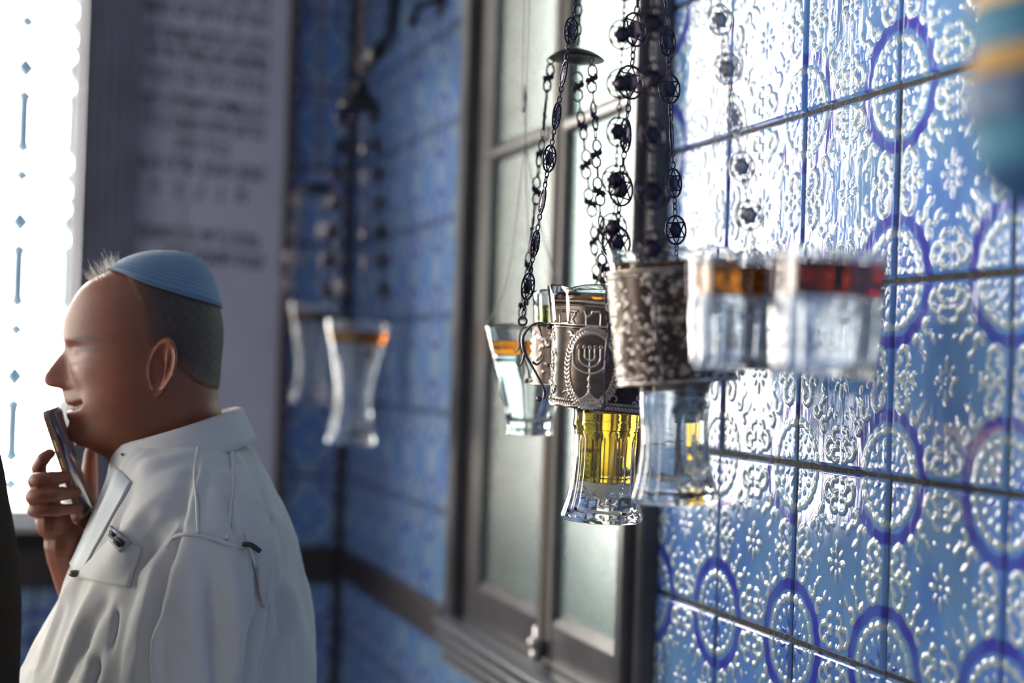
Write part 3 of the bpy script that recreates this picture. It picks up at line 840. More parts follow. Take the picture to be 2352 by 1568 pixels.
# ------------------------------------------------------------ A: the lamp with the menorah holder
ZA = 1.25*S
ga = Fr(1394, 945, ZA, 1.2); sa = Fr(1396, 942, ZA, 3.7)
A = thing('hanging_oil_lamp', ga.pt(0, 0, 1197), 'hanging lamp of golden oil in a silver holder embossed with a seven-branched menorah', 'oil lamp', GRP)
Y0, Y1, RA0, RA1, RR = 701.0, 942.0, 150.0, 134.0, 141.0
NT, NY = 600, 215
rel = Relief(np.arange(NT)*2*PI/NT*RR, np.linspace(Y0, Y1, NY))
def uz(zx, zy):
    px, py = 1180+zx/4.9, 640+zy/4.9
    c = 1396+(942-py)*.0958; R_ = RA0+(RA1-RA0)*(py-Y0)/(Y1-Y0)
    return (2*PI-math.acos(max(-1, min(1, (px-c)/R_))))*RR, py+ (px-1396)*-.09
PER = 2*PI*RR/3
def wr(f):
    for k in (-1, 0, 1): f(k*PER)
# wreath of paired leaves
cu, cy = uz(830, 1010)
a_, b_ = 62.0, 84.0
for k in range(54):
    t = 2*PI*k/54; x, y = cu+a_*math.sin(t), cy-b_*math.cos(t)
    tg = math.atan2(b_*math.sin(t), a_*math.cos(t)); sg = 1 if t < PI else -1
    for q in (-1, 1):
        d = tg+(0 if sg > 0 else PI); ang = tg+q*.62
        n_ = tg+PI/2
        wr(lambda s: rel.leaf(x+s+q*5.2*math.cos(n_), y+q*5.2*math.sin(n_), 8.2, 3.1, ang+(PI if sg > 0 else 0), 1.0))
wr(lambda s: rel.stroke([(cu+s+a_*math.sin(2*PI*k/60), cy-b_*math.cos(2*PI*k/60)) for k in range(61)], 1.3, .6))
inside = (((((rel.x[:, None]-cu+PER/2) % PER)-PER/2)/(a_-7))**2+((rel.y[None, :]-cy)/(b_-7))**2 < 1).astype(float)
# menorah
Z_ = lambda pts: [uz(x, y) for x, y in pts]
def Ush(w, top, bot):
    p = [(830-w, top)]
    for q in np.linspace(0, PI, 17): p.append((830-w*math.cos(q), bot-(min(w, 150)*.95)+min(w, 150)*.95*math.sin(q)))
    return p+[(830+w, top)]
wr(lambda s: [rel.stroke([(x+s, y) for x, y in Z_(Ush(w, 815, b))], 2.9, 1.0) for w, b in ((178, 1068), (112, 998), (52, 930))])
wr(lambda s: rel.stroke([(x+s, y) for x, y in Z_([(830, 815), (826, 1120)])], 2.9, 1.0))
for (y, w) in ((1120, 4.2), (1140, 5.0), (1165, 2.8), (1190, 3.6), (1215, 5.6), (1240, 3.0), (1265, 4.0)):
    q = uz(820, y); wr(lambda s: rel.ell(q[0]+s, q[1], w, 4.5, 0, 1))
wr(lambda s: rel.stroke([(x+s, y) for x, y in Z_([(822, 1100), (815, 1280)])], 2.4, .9))
for k in range(9):
    f = k/8; q0, q1 = uz(815-18-80*f, 1285+65*f**.7), uz(815+18+80*f, 1285+65*f**.7)
    wr(lambda s: rel.stroke([(q0[0]+s, q0[1]), (q1[0]+s, q1[1])], 2.2, .9))
for k in range(7):
    q = uz(830-178+k*59, 785)
    wr(lambda s: [rel.arc(q[0]+s, q[1], 3.2, 0, 2*PI, 1.5, .95)])
# band with the Hebrew word, ridges
u_all = np.linspace(0, 2*PI*RR, 80)
for (y, w, h_) in ((706, 3, .7), (713, 1.2, .35), (757, 2.6, .95), (763, 1.2, .4), (937, 2, .5)):
    rel.stroke([(u, y) for u in u_all], w, h_)
LET = [[(880, 405), (925, 402), (945, 425), (940, 550)],
       [(772, 392), (790, 440), (792, 560)], [(857, 398), (845, 430), (795, 462)],
       [(632, 388), (700, 392)], [(668, 392), (672, 420), (640, 470), (665, 535)],
       [(548, 382), (600, 384), (612, 420), (608, 490), (596, 515), (540, 512)],
       [(492, 380), (516, 382), (512, 540)], [(430, 380), (430, 520)], [(455, 380), (458, 520)]]
for q in LET:
    wr(lambda s: rel.stroke([(x+s, y) for x, y in Z_(q)], 2.3, .9))
# bottom band of leaves and scrollwork between the wreaths
for k in range(110):
    u = k*2*PI*RR/110
    rel.leaf(u, 925, 6.2, 2.4, -.6, .85); rel.leaf(u+4, 933, 6.2, 2.4, .6, .85)
r2 = np.random.default_rng(5)
for k in range(3):
    for sgn in (-1, 1):
        b0 = cu+k*PER+sgn*PER*.5
        for (dy, dx, rr) in ((780, 14, 11), (820, 20, 9), (850, 16, 12), (890, 12, 9), (905, 28, 10)):
            c0 = b0-sgn*dx
            rel.arc(c0, dy, rr, 0 if sgn > 0 else PI, (5.2 if sgn > 0 else PI-5.2), 2.0, .9, r1=2.5, n=20)
            for j in range(3): rel.leaf(c0+r2.uniform(-14, 14), dy+r2.uniform(-16, 16), 7, 2.8, r2.uniform(0, PI), .9)
        for j in range(4): rel.leaf(cu+k*PER+sgn*r2.uniform(50, 62), 775+r2.uniform(-6, 6), 8, 3, r2.uniform(0, PI), .85)
        rel.arc(cu+k*PER+sgn*60, 915, 13, PI*1.1, PI*2.2, 1.6, .8, r1=4)
bandm = ((rel.y > 712) & (rel.y < 756)).astype(float)[None, :]*.75+0*inside
bandm = np.maximum(bandm, ((rel.y < 709)).astype(float)[None, :])
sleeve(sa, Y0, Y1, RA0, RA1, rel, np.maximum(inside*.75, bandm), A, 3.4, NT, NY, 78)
outA = [(153, 668), (149, 682), (145, 702), (136, 760), (114, 840), (90, 905), (77, 940), (75, 962), (76.5, 976), (73, 988), (71.5, 1010), (70.5, 1050), (73, 1095), (79, 1135), (88, 1168), (92.5, 1181), (93, 1188), (88, 1195), (70, 1197), (30, 1196), (0, 1196)]
inA = [(0, 1148), (28, 1146), (48, 1138), (58, 1122), (62, 1104), (63, 1050), (65, 1000), (68, 975), (69, 945), (82, 905), (105, 840), (127, 760), (138, 702), (143, 682), (148, 668)]
glass(ga, outA, inA, A, 168, flutes=(14, .016, 990, 1190), scallop=(7, 9, 14))
liquid(ga, inA, 680, 930, A, 'dark_oil', 'amber')
liquid(ga, inA, 931, 1104, A, 'golden_oil', 'yellow')
prof = [(0, 1104.5), (56, 1104), (61, 1105), (61.5, 1112), (57.5, 1124), (47, 1139), (27, 1147), (0, 1149)]
mb = MB()
def ragged(R_, Y, A_): return R_, Y+np.where((Y < 1110) & (R_ > 50), 2.2*np.sin(9*A_)+1.5*np.sin(23*A_), 0)
lathe(mb, ga, dense(prof, 34)+np.array([.4, 0]), 72, ragged); mb.build('wax', M['wax'], A)
mb = MB(); mb.ball(ga.pt(8, -1.2, 1198), 5*ga.k, 8, 10, (1, 1, 1.2)); mb.build('oil_drip', M['amber'], A)
HP = [(141+2, 763), (162, 758), (180, 762), (192, 775), (201, 792), (199, 815), (188, 838), (171, 862), (152, 890), (140, 912), (139, 930)]
HP = [(r+9, y) for r, y in HP]
HB = [[(203, 828), (206, 850), (212, 860), (220, 852)], [(183, 848), (172, 853), (162, 843), (160, 836)], [(178, 762), (172, 774), (168, 786)]]
tops = []
ends = {}
for az in (182, 262, 40):
    ends[az] = handle(sa, az, A, HP, (215, 757), 9.5, HB, (160, 931), 3.6)
ca = Fr(1478, -560, ZA)
canA = canopy(ca, [(0, -585), (14, -583), (40, -574), (66, -560), (62, -556), (30, -554), (0, -556)], A, hooks=[(62, PI, -550), (62, -1.0, -550), (62, 1.0, -550)])
chain(ca.pt(62, PI, -546), ends[182], 'star', 33*ZA/FPX*2.0, 1.35, A, 'chain')
chain(ca.pt(62, -1.0, -546), ends[262], 'star', 40*ZA/FPX*2, .75, A, 'chain', ph=.1)
chain(ca.pt(62, 1.0, -546), ends[40], 'star', 37*ZA/FPX*2, .95, A, 'chain', ph=.4)
rod(ca.pt(0, 0, -575), top_pt(1478, ZA), .0025, A)
# ------------------------------------------------------------ B: floral silver holder in front
ZBm = 1.09*S
gb = Fr(1549, 880, ZBm, -2.0); sb = Fr(1556, 880, ZBm, -5.2)
B = thing('hanging_oil_lamp', gb.pt(0, 0, 1152), 'hanging lamp with clear fluted glass foot below a floral embossed silver holder', 'oil lamp', GRP)
relb = Relief(np.arange(520)*2*PI/520*140, np.linspace(618, 880, 190)); r3 = np.random.default_rng(21)
for k in range(900):
    x, y = r3.uniform(0, 880), r3.uniform(632, 870); q = r3.integers(0, 6); h_ = r3.uniform(.35, 1)
    if q == 0: relb.arc(x, y, r3.uniform(5, 10), r3.uniform(0, 6), r3.uniform(7, 11), 1.7, h_, r1=2, n=18)
    elif q == 1:
        for j in range(6): relb.ell(x+5.5*math.cos(j*PI/3), y+5.5*math.sin(j*PI/3), 3.4, 2.0, j*PI/3, h_)
        relb.ell(x, y, 3, 3, 0, h_)
    else: relb.leaf(x, y, r3.uniform(5, 9), 2.6, r3.uniform(0, PI), h_)
u_b = np.linspace(0, 880, 60)
for y, w in ((623, 3), (630, 1.5), (874, 3)): relb.stroke([(u, y) for u in u_b], w, .8)
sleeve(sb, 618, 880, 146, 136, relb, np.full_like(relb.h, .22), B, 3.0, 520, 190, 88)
outB = [(158, 583), (154, 600), (149, 618), (142, 680), (120, 780), (96, 850), (84, 885), (80, 905), (81, 925), (79, 945), (76, 985), (77, 1030), (83, 1075), (91, 1110), (97, 1130), (100, 1140), (99, 1148), (92, 1154), (60, 1156), (0, 1155)]
inB = [(0, 1112), (40, 1108), (62, 1090), (68, 1040), (68, 985), (72, 940), (75, 890), (88, 850), (112, 780), (134, 680), (142, 618), (148, 600), (152, 583)]
glass(gb, outB, inB, B, 168, flutes=(13, .020, 930, 1150), scallop=(7, 13, 18))
liquid(gb, inB, 606, 700, B, 'dark_oil', 'amber')
mb = MB()
liquid(gb, inB, 702, 1111, B, 'water', 'water')
HQ = [(148, 690), (168, 684), (186, 690), (196, 706), (201, 724), (196, 748), (180, 776), (162, 808), (148, 836), (146, 860)]
HR = [[(203, 762), (208, 786), (218, 792), (224, 782)], [(182, 778), (170, 786), (162, 776)]]
eb = {}
for az in (252, 12, 128): eb[az] = handle(sb, az, B, HQ, (216, 690), 10, HR, (158, 866), 4.0)
cb = Fr(1502, -600, ZBm)
canopy(cb, [(0, -625), (14, -623), (40, -614), (66, -600), (62, -596), (30, -594), (0, -596)], B, hooks=[(60, -1.6, -590), (60, 2.2, -590), (60, .1, -590)])
chain(cb.pt(60, -1.6, -586), eb[252], 'star', 42*ZBm/FPX*2, .2, B, 'chain')
chain(cb.pt(60, .1, -586), eb[12], 'star', 38*ZBm/FPX*2, .45, B, 'brightchain', ph=.3)
chain(cb.pt(60, 2.2, -586), eb[128], 'star', 38*ZBm/FPX*2, .1, B, 'chain', ph=.5)
rod(cb.pt(0, 0, -615), top_pt(1502, ZBm), .0025, B)
# ------------------------------------------------------------ E: small silver cup with green-gold oil, filigree chains
ZE = 1.40*S
fe = Fr(1330, 750, ZE, 1)
E = thing('hanging_oil_lamp', fe.pt(0, 0, 890), 'hanging silver cup of green-gold oil on filigree chains, half hidden behind the menorah lamp', 'oil lamp', GRP)
rele = Relief(np.arange(260)*2*PI/260*108, np.linspace(748, 888, 70))
for k in range(170):
    x, y = r3.uniform(0, 678), r3.uniform(760, 880)
    rele.leaf(x, y, r3.uniform(6, 11), 3.5, r3.uniform(0, PI), r3.uniform(.6, 1))
    if k % 3 == 0: rele.arc(x, y, 8, 0, 5, 2, .8, r1=2)
for y, w in ((751, 3), (885, 3)): rele.stroke([(u, y) for u in np.linspace(0, 678, 40)], w, .8)
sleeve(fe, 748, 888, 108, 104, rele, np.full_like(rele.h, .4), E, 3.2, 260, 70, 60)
outE = [(112, 675), (110, 690), (107, 720), (104, 760), (100, 860), (92, 882), (0, 884)]
inE = [(0, 872), (88, 868), (95, 850), (99, 760), (102, 720), (105, 690), (107, 675)]
glass(fe, outE, inE, E, 96, scallop=(8, 3, 8))
liquid(fe, inE, 706, 868, E, 'green_gold_oil', 'green')
HE = [(108, 764), (122, 758), (134, 768), (136, 790), (126, 820), (114, 850), (108, 874)]
ee = {}
for az in (183, 295, 62): ee[az] = handle(fe, az, E, HE, (131, 746), 8, [[(134, 800), (142, 816), (148, 808)]], (114, 880), 3.0)
ce = Fr(1325, 130, ZE, 2)
canopy(ce, [(0, 113), (18, 114), (42, 121), (64, 135), (60, 138), (42, 140), (18, 146), (0, 149)], E, hooks=[(60, PI, 143), (52, -.9, 146), (30, 1.5, 152)])
chain(ce.pt(60, PI, 150), ee[183], 'filigree', 66*ce.k, 1.0, E)
chain(ce.pt(52, -.9, 152), ee[295], 'filigree', 66*ce.k, .5, E, ph=.05)
chain(ce.pt(12, 1.5, 156), ee[62], 'filigree', 68*ce.k, .25, E, ph=.1)
chain(top_pt(1330, ZE), ce.pt(0, 0, 112), 'links', 26*ce.k, .4, E, name='suspension_chain')
# ------------------------------------------------------------ F: tapered clear tumbler on bare wires
ZF_ = 1.5*S
ff = Fr(1216, 998, ZF_, -.4)
Fl = thing('hanging_oil_lamp', ff.pt(0, 0, 999), 'tapered clear glass tumbler with a floating layer of orange oil, hung on bare wires', 'oil lamp', GRP)
outF = [(110, 752), (105, 770), (97, 800), (86, 838), (70, 900), (58, 950), (52, 978), (53, 990), (50, 998), (0, 998)]
inF = [(0, 968), (42, 962), (52, 930), (64, 885), (78, 838), (88, 800), (98, 770), (105, 752)]
glass(ff, outF, inF, Fl, 112, flutes=(12, .012, 850, 990), scallop=(6, 6, 10))
liquid(ff, inF, 784, 815, Fl, 'orange_oil', 'amber'); liquid(ff, inF, 816, 966, Fl, 'water', 'water')
mb = MB(); a = np.arange(40)*2*PI/40; mb.tube(ff.pt(108, a, 757), 1.4*ff.k, 6, closed=True)
kn = P(1207, 332, ZF_)
for ang, mid in ((PI, (1165, 640)), (-.3, (1252, 560)), (1.4, (1215, 560))):
    mb.tube(spline([kn, P(*mid, ZF_), ff.pt(108, ang, 756)], 24), 1.5*ff.k, 5)
mb.tube(spline([top_pt(1212, ZF_), P(1202, 100, ZF_), P(1210, 200, ZF_), kn], 30), 1.4*ff.k, 5)
mb.tube(spline([top_pt(1216, ZF_), P(1213, 100, ZF_), P(1203, 200, ZF_), kn], 30), 1.4*ff.k, 5)
mb.build('wire_harness', M['darkmetal'], Fl)
# ------------------------------------------------------------ C and D: straight tumblers nearest the camera
def tumbler(px, Z, R_, yr, yb, tilt, label, oil, oy0, oy1, wires, seg=112):
    fr = Fr(px, yb, Z, tilt)
    t = thing('hanging_oil_lamp', fr.pt(0, 0, yb), label, 'oil lamp', GRP)
    o = [(R_, yr), (R_*.99, yr+14), (R_*.965, yr+90), (R_*.90, yb-50), (R_*.87, yb-14), (R_*.845, yb-4), (R_*.8, yb), (0, yb)]
    i = [(0, yb-24), (R_*.78, yb-26), (R_*.84, yb-46), (R_*.92, yr+90), (R_*.95, yr+14), (R_*.965, yr)]
    glass(fr, o, i, t, seg, flutes=(15, .028, oy1+6, yb-8), scallop=(6, 5, 12))
    liquid(fr, i, oy0, oy1, t, 'amber_oil' if oil == 'amber' else 'dark_red_oil', oil)
    liquid(fr, i, oy1+.8, yb-25, t, 'water', 'water')
    mb = MB(); a = np.arange(48)*2*PI/48
    mb.tube(fr.pt(R_*1.005, a, yr+18), 2.2*fr.k, 6, closed=True)
    for w in wires: mb.tube(np.array([fr.pt(R_*1.0, w, yr-4), fr.pt(R_*1.01, w, yr+18), fr.pt(R_*.975, w, yr+80), fr.pt(R_*.955, w, yr+140)]), [2*fr.k, 4*fr.k, 4.5*fr.k, 4*fr.k], 6)
    mb.build('clip_ring', M['darkmetal'], t)
    up = fr.pt(0, 0, yr-560)
    for w in wires: rod(up, fr.pt(R_*1.0, w, yr-3), .0005, t, 'hanging_wire', 'darkmetal')
    rod(up, np.array([up[0], up[1], ZB+.03]), .0012, t)
    return t, fr
tumbler(1690, .965*S, 116, 592, 850, 0, 'straight clear tumbler with a thick amber oil layer, hung beside the floral silver holder', 'amber', 616, 680, (-2.25, .9, 2.9))
tumbler(1890, .88*S, 133, 583, 866, 1.6, 'largest straight tumbler nearest the tiled wall, topped with dark red oil', 'redoil', 607, 682, (-2.9, -.5, 1.3))
# ------------------------------------------------------------ G, H: hourglass lamps far back by the corner
def far_lamp(px, Z, y0, y1, sc, tilt, label, oil, cpx, cpy, bell, m):
    fr = Fr(px, y1, Z, tilt); h = y1-y0; Y = lambda f: y0+h*f
    t = thing('hanging_oil_lamp', fr.pt(0, 0, y1), label, 'oil lamp', GRP)
    o = [(78*sc, Y(0)), (70*sc, Y(.12)), (58*sc, Y(.27)), (50*sc, Y(.41)), (43*sc, Y(.55)), (41*sc, Y(.65)), (45*sc, Y(.80)), (54*sc, Y(.93)), (58*sc, Y(.97)), (56*sc, Y(1)), (0, Y(1))]
    i = [(0, Y(.86)), (26*sc, Y(.84)), (35*sc, Y(.65)), (37*sc, Y(.55)), (44*sc, Y(.41)), (53*sc, Y(.27)), (66*sc, Y(.12)), (74*sc, Y(0))]
    glass(fr, o, i, t, 96, flutes=(12, .03, Y(.25), Y(.96)), scallop=(6, 6, 12))
    liquid(fr, i, Y(.08), Y(.185), t, 'orange_oil', oil); liquid(fr, i, Y(.19), Y(.85), t, 'water', 'water')
    c = Fr(cpx, cpy, Z)
    if bell: canopy(c, [(0, cpy-62), (11, cpy-58), (16, cpy-44), (26, cpy-28), (44, cpy-10), (50, cpy), (46, cpy+3), (20, cpy-4), (0, cpy-6)], t)
    else: canopy(c, [(0, cpy-14), (16, cpy-12), (38, cpy-5), (44, cpy+2), (40, cpy+6), (18, cpy+8), (0, cpy+7)], t)
    for a in (PI*.95, -.55, 1.5):
        chain(c.pt(40, a, cpy+4), fr.pt(78*sc, a, Y(.01)), 'star', 44*c.k, .5+a, t, m, lo=True)
    chain(top_pt(cpx, Z), c.pt(0, 0, cpy-(60 if bell else 12)), 'links', 26*c.k, .3, t, 'chain', name='suspension_chain', lo=True)
    return t
far_lamp(805, 2.3*S, 737, 1018, 1.0, 1.5, 'waisted clear glass lamp with bright orange oil, hung in front of the wall corner', 'amber', 828, 244, True, 'chain')
far_lamp(712, 2.62*S, 698, 925, .86, 1.0, 'dim waisted glass lamp with brown oil, hung farthest back against the blue tiles', 'redoil', 730, 434, False, 'brightchain')
# ------------------------------------------------------------ blue banded ornament, very near the lens
ZO = .62*S; fo = Fr(2440, 150, ZO, -1)
OR = thing('hanging_ornament', fo.pt(0, 0, 480), 'blurred blue and teal banded ornament with gold stripes, in the upper corner near the lens', 'ornament')
shape = spline([(20, -360), (60, -335), (130, -240), (188, -100), (200, 30), (205, 60), (196, 110), (206, 160), (220, 205), (214, 265), (198, 320), (186, 370), (156, 425), (100, 462), (45, 478), (4, 480)], 160)
def band(y0, y1, name, m, off=0):
    q = shape[(shape[:, 1] >= y0) & (shape[:, 1] <= y1)]
    if len(q) < 2: return
    q = q+np.array([off, 0]); inn = q[::-1]-np.array([10, 0]); inn[:, 0] = np.maximum(inn[:, 0], .5)
    mb = MB(); lathe(mb, fo, np.vstack([q, inn, q[:1]]), 56); return mb.build(name, M[m], OR)
for (y0, y1, n, m, o_) in ((-360, -130, 'blue_band', 'blueglaze', 0), (-132, -60, 'teal_band', 'tealglaze', 0), (-64, -20, 'blue_band', 'blueglaze', 0), (-24, 28, 'gold_stripe', 'goldband', 2), (24, 132, 'teal_band', 'tealglaze', 0), (126, 190, 'gold_stripe', 'goldband', 2),
                    (184, 296, 'blue_band', 'blueglaze', 0), (290, 392, 'teal_band', 'tealglaze', 0), (386, 480, 'blue_band', 'blueglaze', 0)): band(y0, y1, n, m, o_)
rod(fo.pt(0, 0, -355), np.array([*fo.pt(0, 0, -355)[:2], 3.31]), .0015, OR)
# ================================================================== PEOPLE
from mathutils.bvhtree import BVHTree
ZM = 1.80; KM = ZM/FPX
def Q(px, py, c=0.0):
    """point beside the man's mid-plane: pixel there, c metres away from the camera"""
    px, py, c = np.broadcast_arrays(np.asarray(px, float), np.asarray(py, float), np.asarray(c, float))
    d = P(px, py, 1.0)-EYE
    return EYE+d*(DISTM/(d@DM))[..., None]+c[..., None]*DM
DM = P(380, 1000, 1.0)-EYE; DM[2] = 0; DM /= np.linalg.norm(DM)     # he stands side-on to this direction
RM = np.array([DM[1], -DM[0], 0.0]); DISTM = (P(380, 1000, ZM)-EYE)@DM
base = Q(400, 1000); base = np.array([base[0], base[1], 0.0])
man = thing('person', base, 'man in profile in a white shirt and pale blue skullcap, speaking into a phone', 'person')
FY = np.array([(584, 350), (590, 318), (600, 290), (612, 268), (622, 250), (630, 236), (640, 214), (652, 196), (665, 183), (678, 174), (694, 164), (710, 156), (736, 147), (759, 144), (772, 143), (785, 146), (797, 148), (808, 144), (826, 129), (844, 114), (859, 104), (868, 100), (877, 101), (884, 105), (889, 116), (891.5, 136), (893, 142), (899, 142), (911, 145), (922, 149), (931, 152), (935, 160), (938, 162), (941, 156), (947, 152), (958, 154), (967, 160), (973, 158), (986, 154), (1000, 156), (1013, 165), (1022, 179), (1027, 198), (1038, 217), (1049, 240), (1065, 252), (1080, 258), (1120, 265), (1200, 270)], float)
F0 = np.array([(584, 350), (590, 318), (600, 290), (612, 268), (622, 250), (630, 236), (640, 214), (652, 196), (665, 183), (678, 174), (694, 164), (710, 156), (736, 147), (759, 144), (772, 144), (785, 148), (797, 152), (826, 156), (860, 160), (891, 161), (911, 162), (933, 164), (960, 165), (986, 165), (1000, 166), (1013, 172), (1022, 182), (1027, 199), (1038, 217), (1049, 240), (1065, 252), (1080, 258), (1120, 265), (1200, 270)], float)
BY = np.array([(584, 405), (590, 430), (600, 452), (612, 466), (622, 474), (640, 485), (665, 493), (694, 501), (710, 504), (736, 509), (759, 511), (790, 510), (830, 506), (860, 504), (902, 501), (920, 502), (942, 507), (980, 520), (1022, 532), (1080, 548), (1200, 560)], float)
WY = np.array([(584, 22), (590, 55), (600, 80), (612, 98), (622, 108), (640, 121), (680, 139), (720, 147), (760, 149), (800, 147), (850, 144), (900, 141), (940, 136), (980, 126), (1010, 116), (1030, 110), (1049, 108), (1080, 112), (1200, 122)], float)
ip = lambda T, y: np.interp(y, T[:, 0], T[:, 1])
def head_pt(y, a):
    """y pixel height, a angle: 0 front (towards image left), +pi/2 near side"""
    y, a = np.broadcast_arrays(np.asarray(y, float), np.asarray(a, float))
    f0, fp, b, w = ip(F0, y), ip(FY, y), ip(BY, y), ip(WY, y)
    cx = f0+(b-f0)*.52; ca, sa = np.cos(a), np.sin(a)
    half = np.where(ca > 0, cx-f0, b-cx)
    cc = np.sign(ca)*np.abs(ca)**.92; ss = np.sign(sa)*np.abs(sa)**.92
    nar = 1-.20*np.clip(ca, 0, 1)**1.4*smooth01((y-640)/120)-.10*np.clip(ca, 0, 1)*smooth01((y-900)/100)
    x = cx-half*cc; t = w*ss*nar
    at = np.abs(t)
    G = lambda y0, sy, t0, st: np.exp(-((y-y0)/sy)**2-((at-t0)/st)**2)
    fr = (ca > 0)
    amp = f0-fp
    nose = smooth01((y-790)/15)*smooth01((896-y)/6)
    sg = np.interp(y, [790, 830, 862, 880, 893], [13, 17, 23, 30, 27])
    sgl = np.interp(y, [893, 911, 935, 960, 990, 1020], [20, 38, 52, 44, 46, 60])
    prof = np.where(nose > .01, np.exp(-(at/sg)**2.4), np.exp(-(at/sgl)**2))
    x = x-fr*amp*prof
    x = x+fr*(13*G(806, 17, 58, 26)-6*G(781, 10, 56, 32)-10*G(806, 8, 60, 18)+5*G(806, 2.2, 64, 24)-9*G(858, 30, 86, 34)+4*G(838, 5, 70, 28)+5*G(905, 26, 62, 16)-5*G(925, 26, 92, 30))
    x = x+fr*(15*np.exp(-((y-936+.0030*at**2)/6.0)**2)*(at < 72)*smooth01((74-at)/14))
    x = x+fr*5*np.exp(-((y-882)/5)**2-((at-31)/6)**2)
    t = t*(1+.02*G(900, 60, 130, 40))
    return Q(x, y, -t*KM), x, t
def tubep(mb, pts, rad, n=20, k=14):
    """tapering limb through (px, py, c) joints"""
    p = spline(np.array([Q(a, b, c) for a, b, c in pts]), n)
    r = np.interp(np.linspace(0, len(rad)-1, n), np.arange(len(rad)), rad)
    mb.tube(p, r, k); mb.ball(p[0], r[0], 7, 12); mb.ball(p[-1], r[-1], 7, 12)
mb = MB()
ys = np.unique(np.r_[np.linspace(584, 780, 60), np.linspace(780, 1060, 170), np.linspace(1060, 1200, 24)])
aa = np.arange(150)*2*PI/150; aa = aa+.35*np.sin(aa)*-1            # more columns across the face
pts, _, _ = head_pt(ys[:, None], aa[None, :]); mb.grid(pts, False, True, capu=True)
# ears
for sd in (1, -1):
    n, m = 13, 40
    rr = np.linspace(0, 1, n)[:, None]; an = (np.arange(m)*2*PI/m)[None, :]
    lx, ly = rr*np.cos(an), rr*np.sin(an)
    ex = 372+(33-5*ly*(ly > 0)-6*(ly > .4)*ly)*lx+10*(-ly)*1.0; ey = 842+66*ly-4*lx
    hgt = 15+15*lx+9*np.exp(-((rr-.86)/.14)**2)*(ly < .75)-19*np.exp(-((lx+.12)/.36)**2-((ly-.10)/.40)**2)-8*np.exp(-((lx-.52)/.12)**2-((ly+.1)/.5)**2)+7*np.exp(-((lx-.26)/.13)**2-((ly+.05)/.5)**2)+6*np.exp(-((lx+.66)/.18)**2-((ly-.15)/.16)**2)
    wy = ip(WY, ey)*.97
    outp = Q(ex, ey, -sd*(wy+hgt)*KM); inp = Q(372+(ex-372)*.93, ey, -sd*(wy+np.minimum(hgt-11, 4))*KM)
    v = np.vstack([outp.reshape(-1, 3), inp.reshape(-1, 3)]); N = n*m; f = gridf(n, m, False, True)
    f = f+[tuple(N+i for i in q[::-1]) for q in f]+[((n-1)*m+j, (n-1)*m+(j+1) % m, N+(n-1)*m+(j+1) % m, N+(n-1)*m+j) for j in range(m)]
    mb.add(v, f)
# ---- torso, hips, legs under the clothes
TB = np.array([(1000, 318, 530, .075), (1040, 275, 572, .125), (1080, 268, 598, .155), (1134, 250, 624, .172), (1180, 236, 646, .178), (1232, 216, 660, .18), (1300, 196, 676, .18), (1362, 178, 690, .18), (1453, 150, 700, .18), (1568, 120, 704, .18), (1700, 110, 706, .18), (1850, 130, 700, .18), (2000, 190, 690, .175)], float)
yt = np.linspace(1000, 2000, 60); ta = np.arange(40)*2*PI/40
xf, xk, hd = [np.interp(yt, TB[:, 0], TB[:, i])[:, None] for i in (1, 2, 3)]
mb.grid(Q((xf+xk)/2-(xk-xf)/2*np.cos(ta), yt[:, None]+0*ta, -hd*np.sin(ta)), False, True, capu=True)
gz = lambda z: 816+(EYE[2]-z)/KM
for c in (-.09, .09):
    tubep(mb, [(430, 1960, c), (425, gz(.5), c*1.05), (440, gz(.09), c*1.1)], [.088, .056, .042])
    tubep(mb, [(450, gz(.05), c*1.1), (330, gz(.035), c*1.2)], [.034, .030])
# arms: the far one lifts the phone, the near one hangs
tubep(mb, [(410, 1140, .165), (350, 1400, .19), (300, 1560, .15)], [.058, .050, .043])
tubep(mb, [(300, 1560, .15), (225, 1420, .085), (170, 1290, .02), (152, 1245, -.004)], [.044, .043, .031, .026])
tubep(mb, [(485, 1180, -.13), (440, 1420, -.165), (410, 1650, -.16)], [.045, .045, .042])
tubep(mb, [(410, 1650, -.16), (330, 1800, -.15), (250, 1920, -.12)], [.042, .036, .027])
tubep(mb, [(250, 1920, -.12), (215, 1990, -.10)], [.030, .022])
for k in range(4): tubep(mb, [(218+8*k, 1975+4*k, -.125+.016*k), (185+9*k, 2040+5*k, -.12+.016*k), (182+11*k, 2085, -.11+.015*k)], [.0085, .008, .007], 8, 8)
tubep(mb, [(250, 1950, -.09), (222, 2010, -.075), (218, 2045, -.075)], [.011, .010, .0085], 8, 8)
# ---- the hand that holds the phone: palm, four unequal bent fingers, thumb on the far edge
HC = -.030
def finger(pts, rad):
    q = [(a, b, c/1000+HC) for a, b, c in pts]
    P_ = np.array([Q(*j) for j in q]); path = spline(P_, 26); u = np.linspace(0, 1, 26)
    r = 1.09*np.interp(u*(len(rad)-1), np.arange(len(rad)), np.array(rad)/1000)
    for jj in range(1, len(rad)-1):
        r = r+.0009*np.exp(-((u*(len(rad)-1)-jj)/.16)**2)
    mb.tube(path, r, 14); mb.ball(path[-1], r[-1], 8, 12)
finger([(94, 1104, 46), (91, 1074, 22), (104, 1050, 10), (117, 1039, 9)], [8.5, 7.8, 6.9, 5.9])
finger([(92, 1122, 46), (89, 1098, -6), (127, 1092, -15), (157, 1089, -9)], [8.8, 8.3, 7.7, 6.8])
finger([(93, 1146, 45), (84, 1133, -8), (136, 1127, -18), (178, 1123, -9)], [8.6, 8.1, 7.5, 6.6])
finger([(100, 1172, 42), (86, 1164, -4), (140, 1162, -14), (184, 1160, -7)], [7.9, 7.3, 6.7, 5.8])
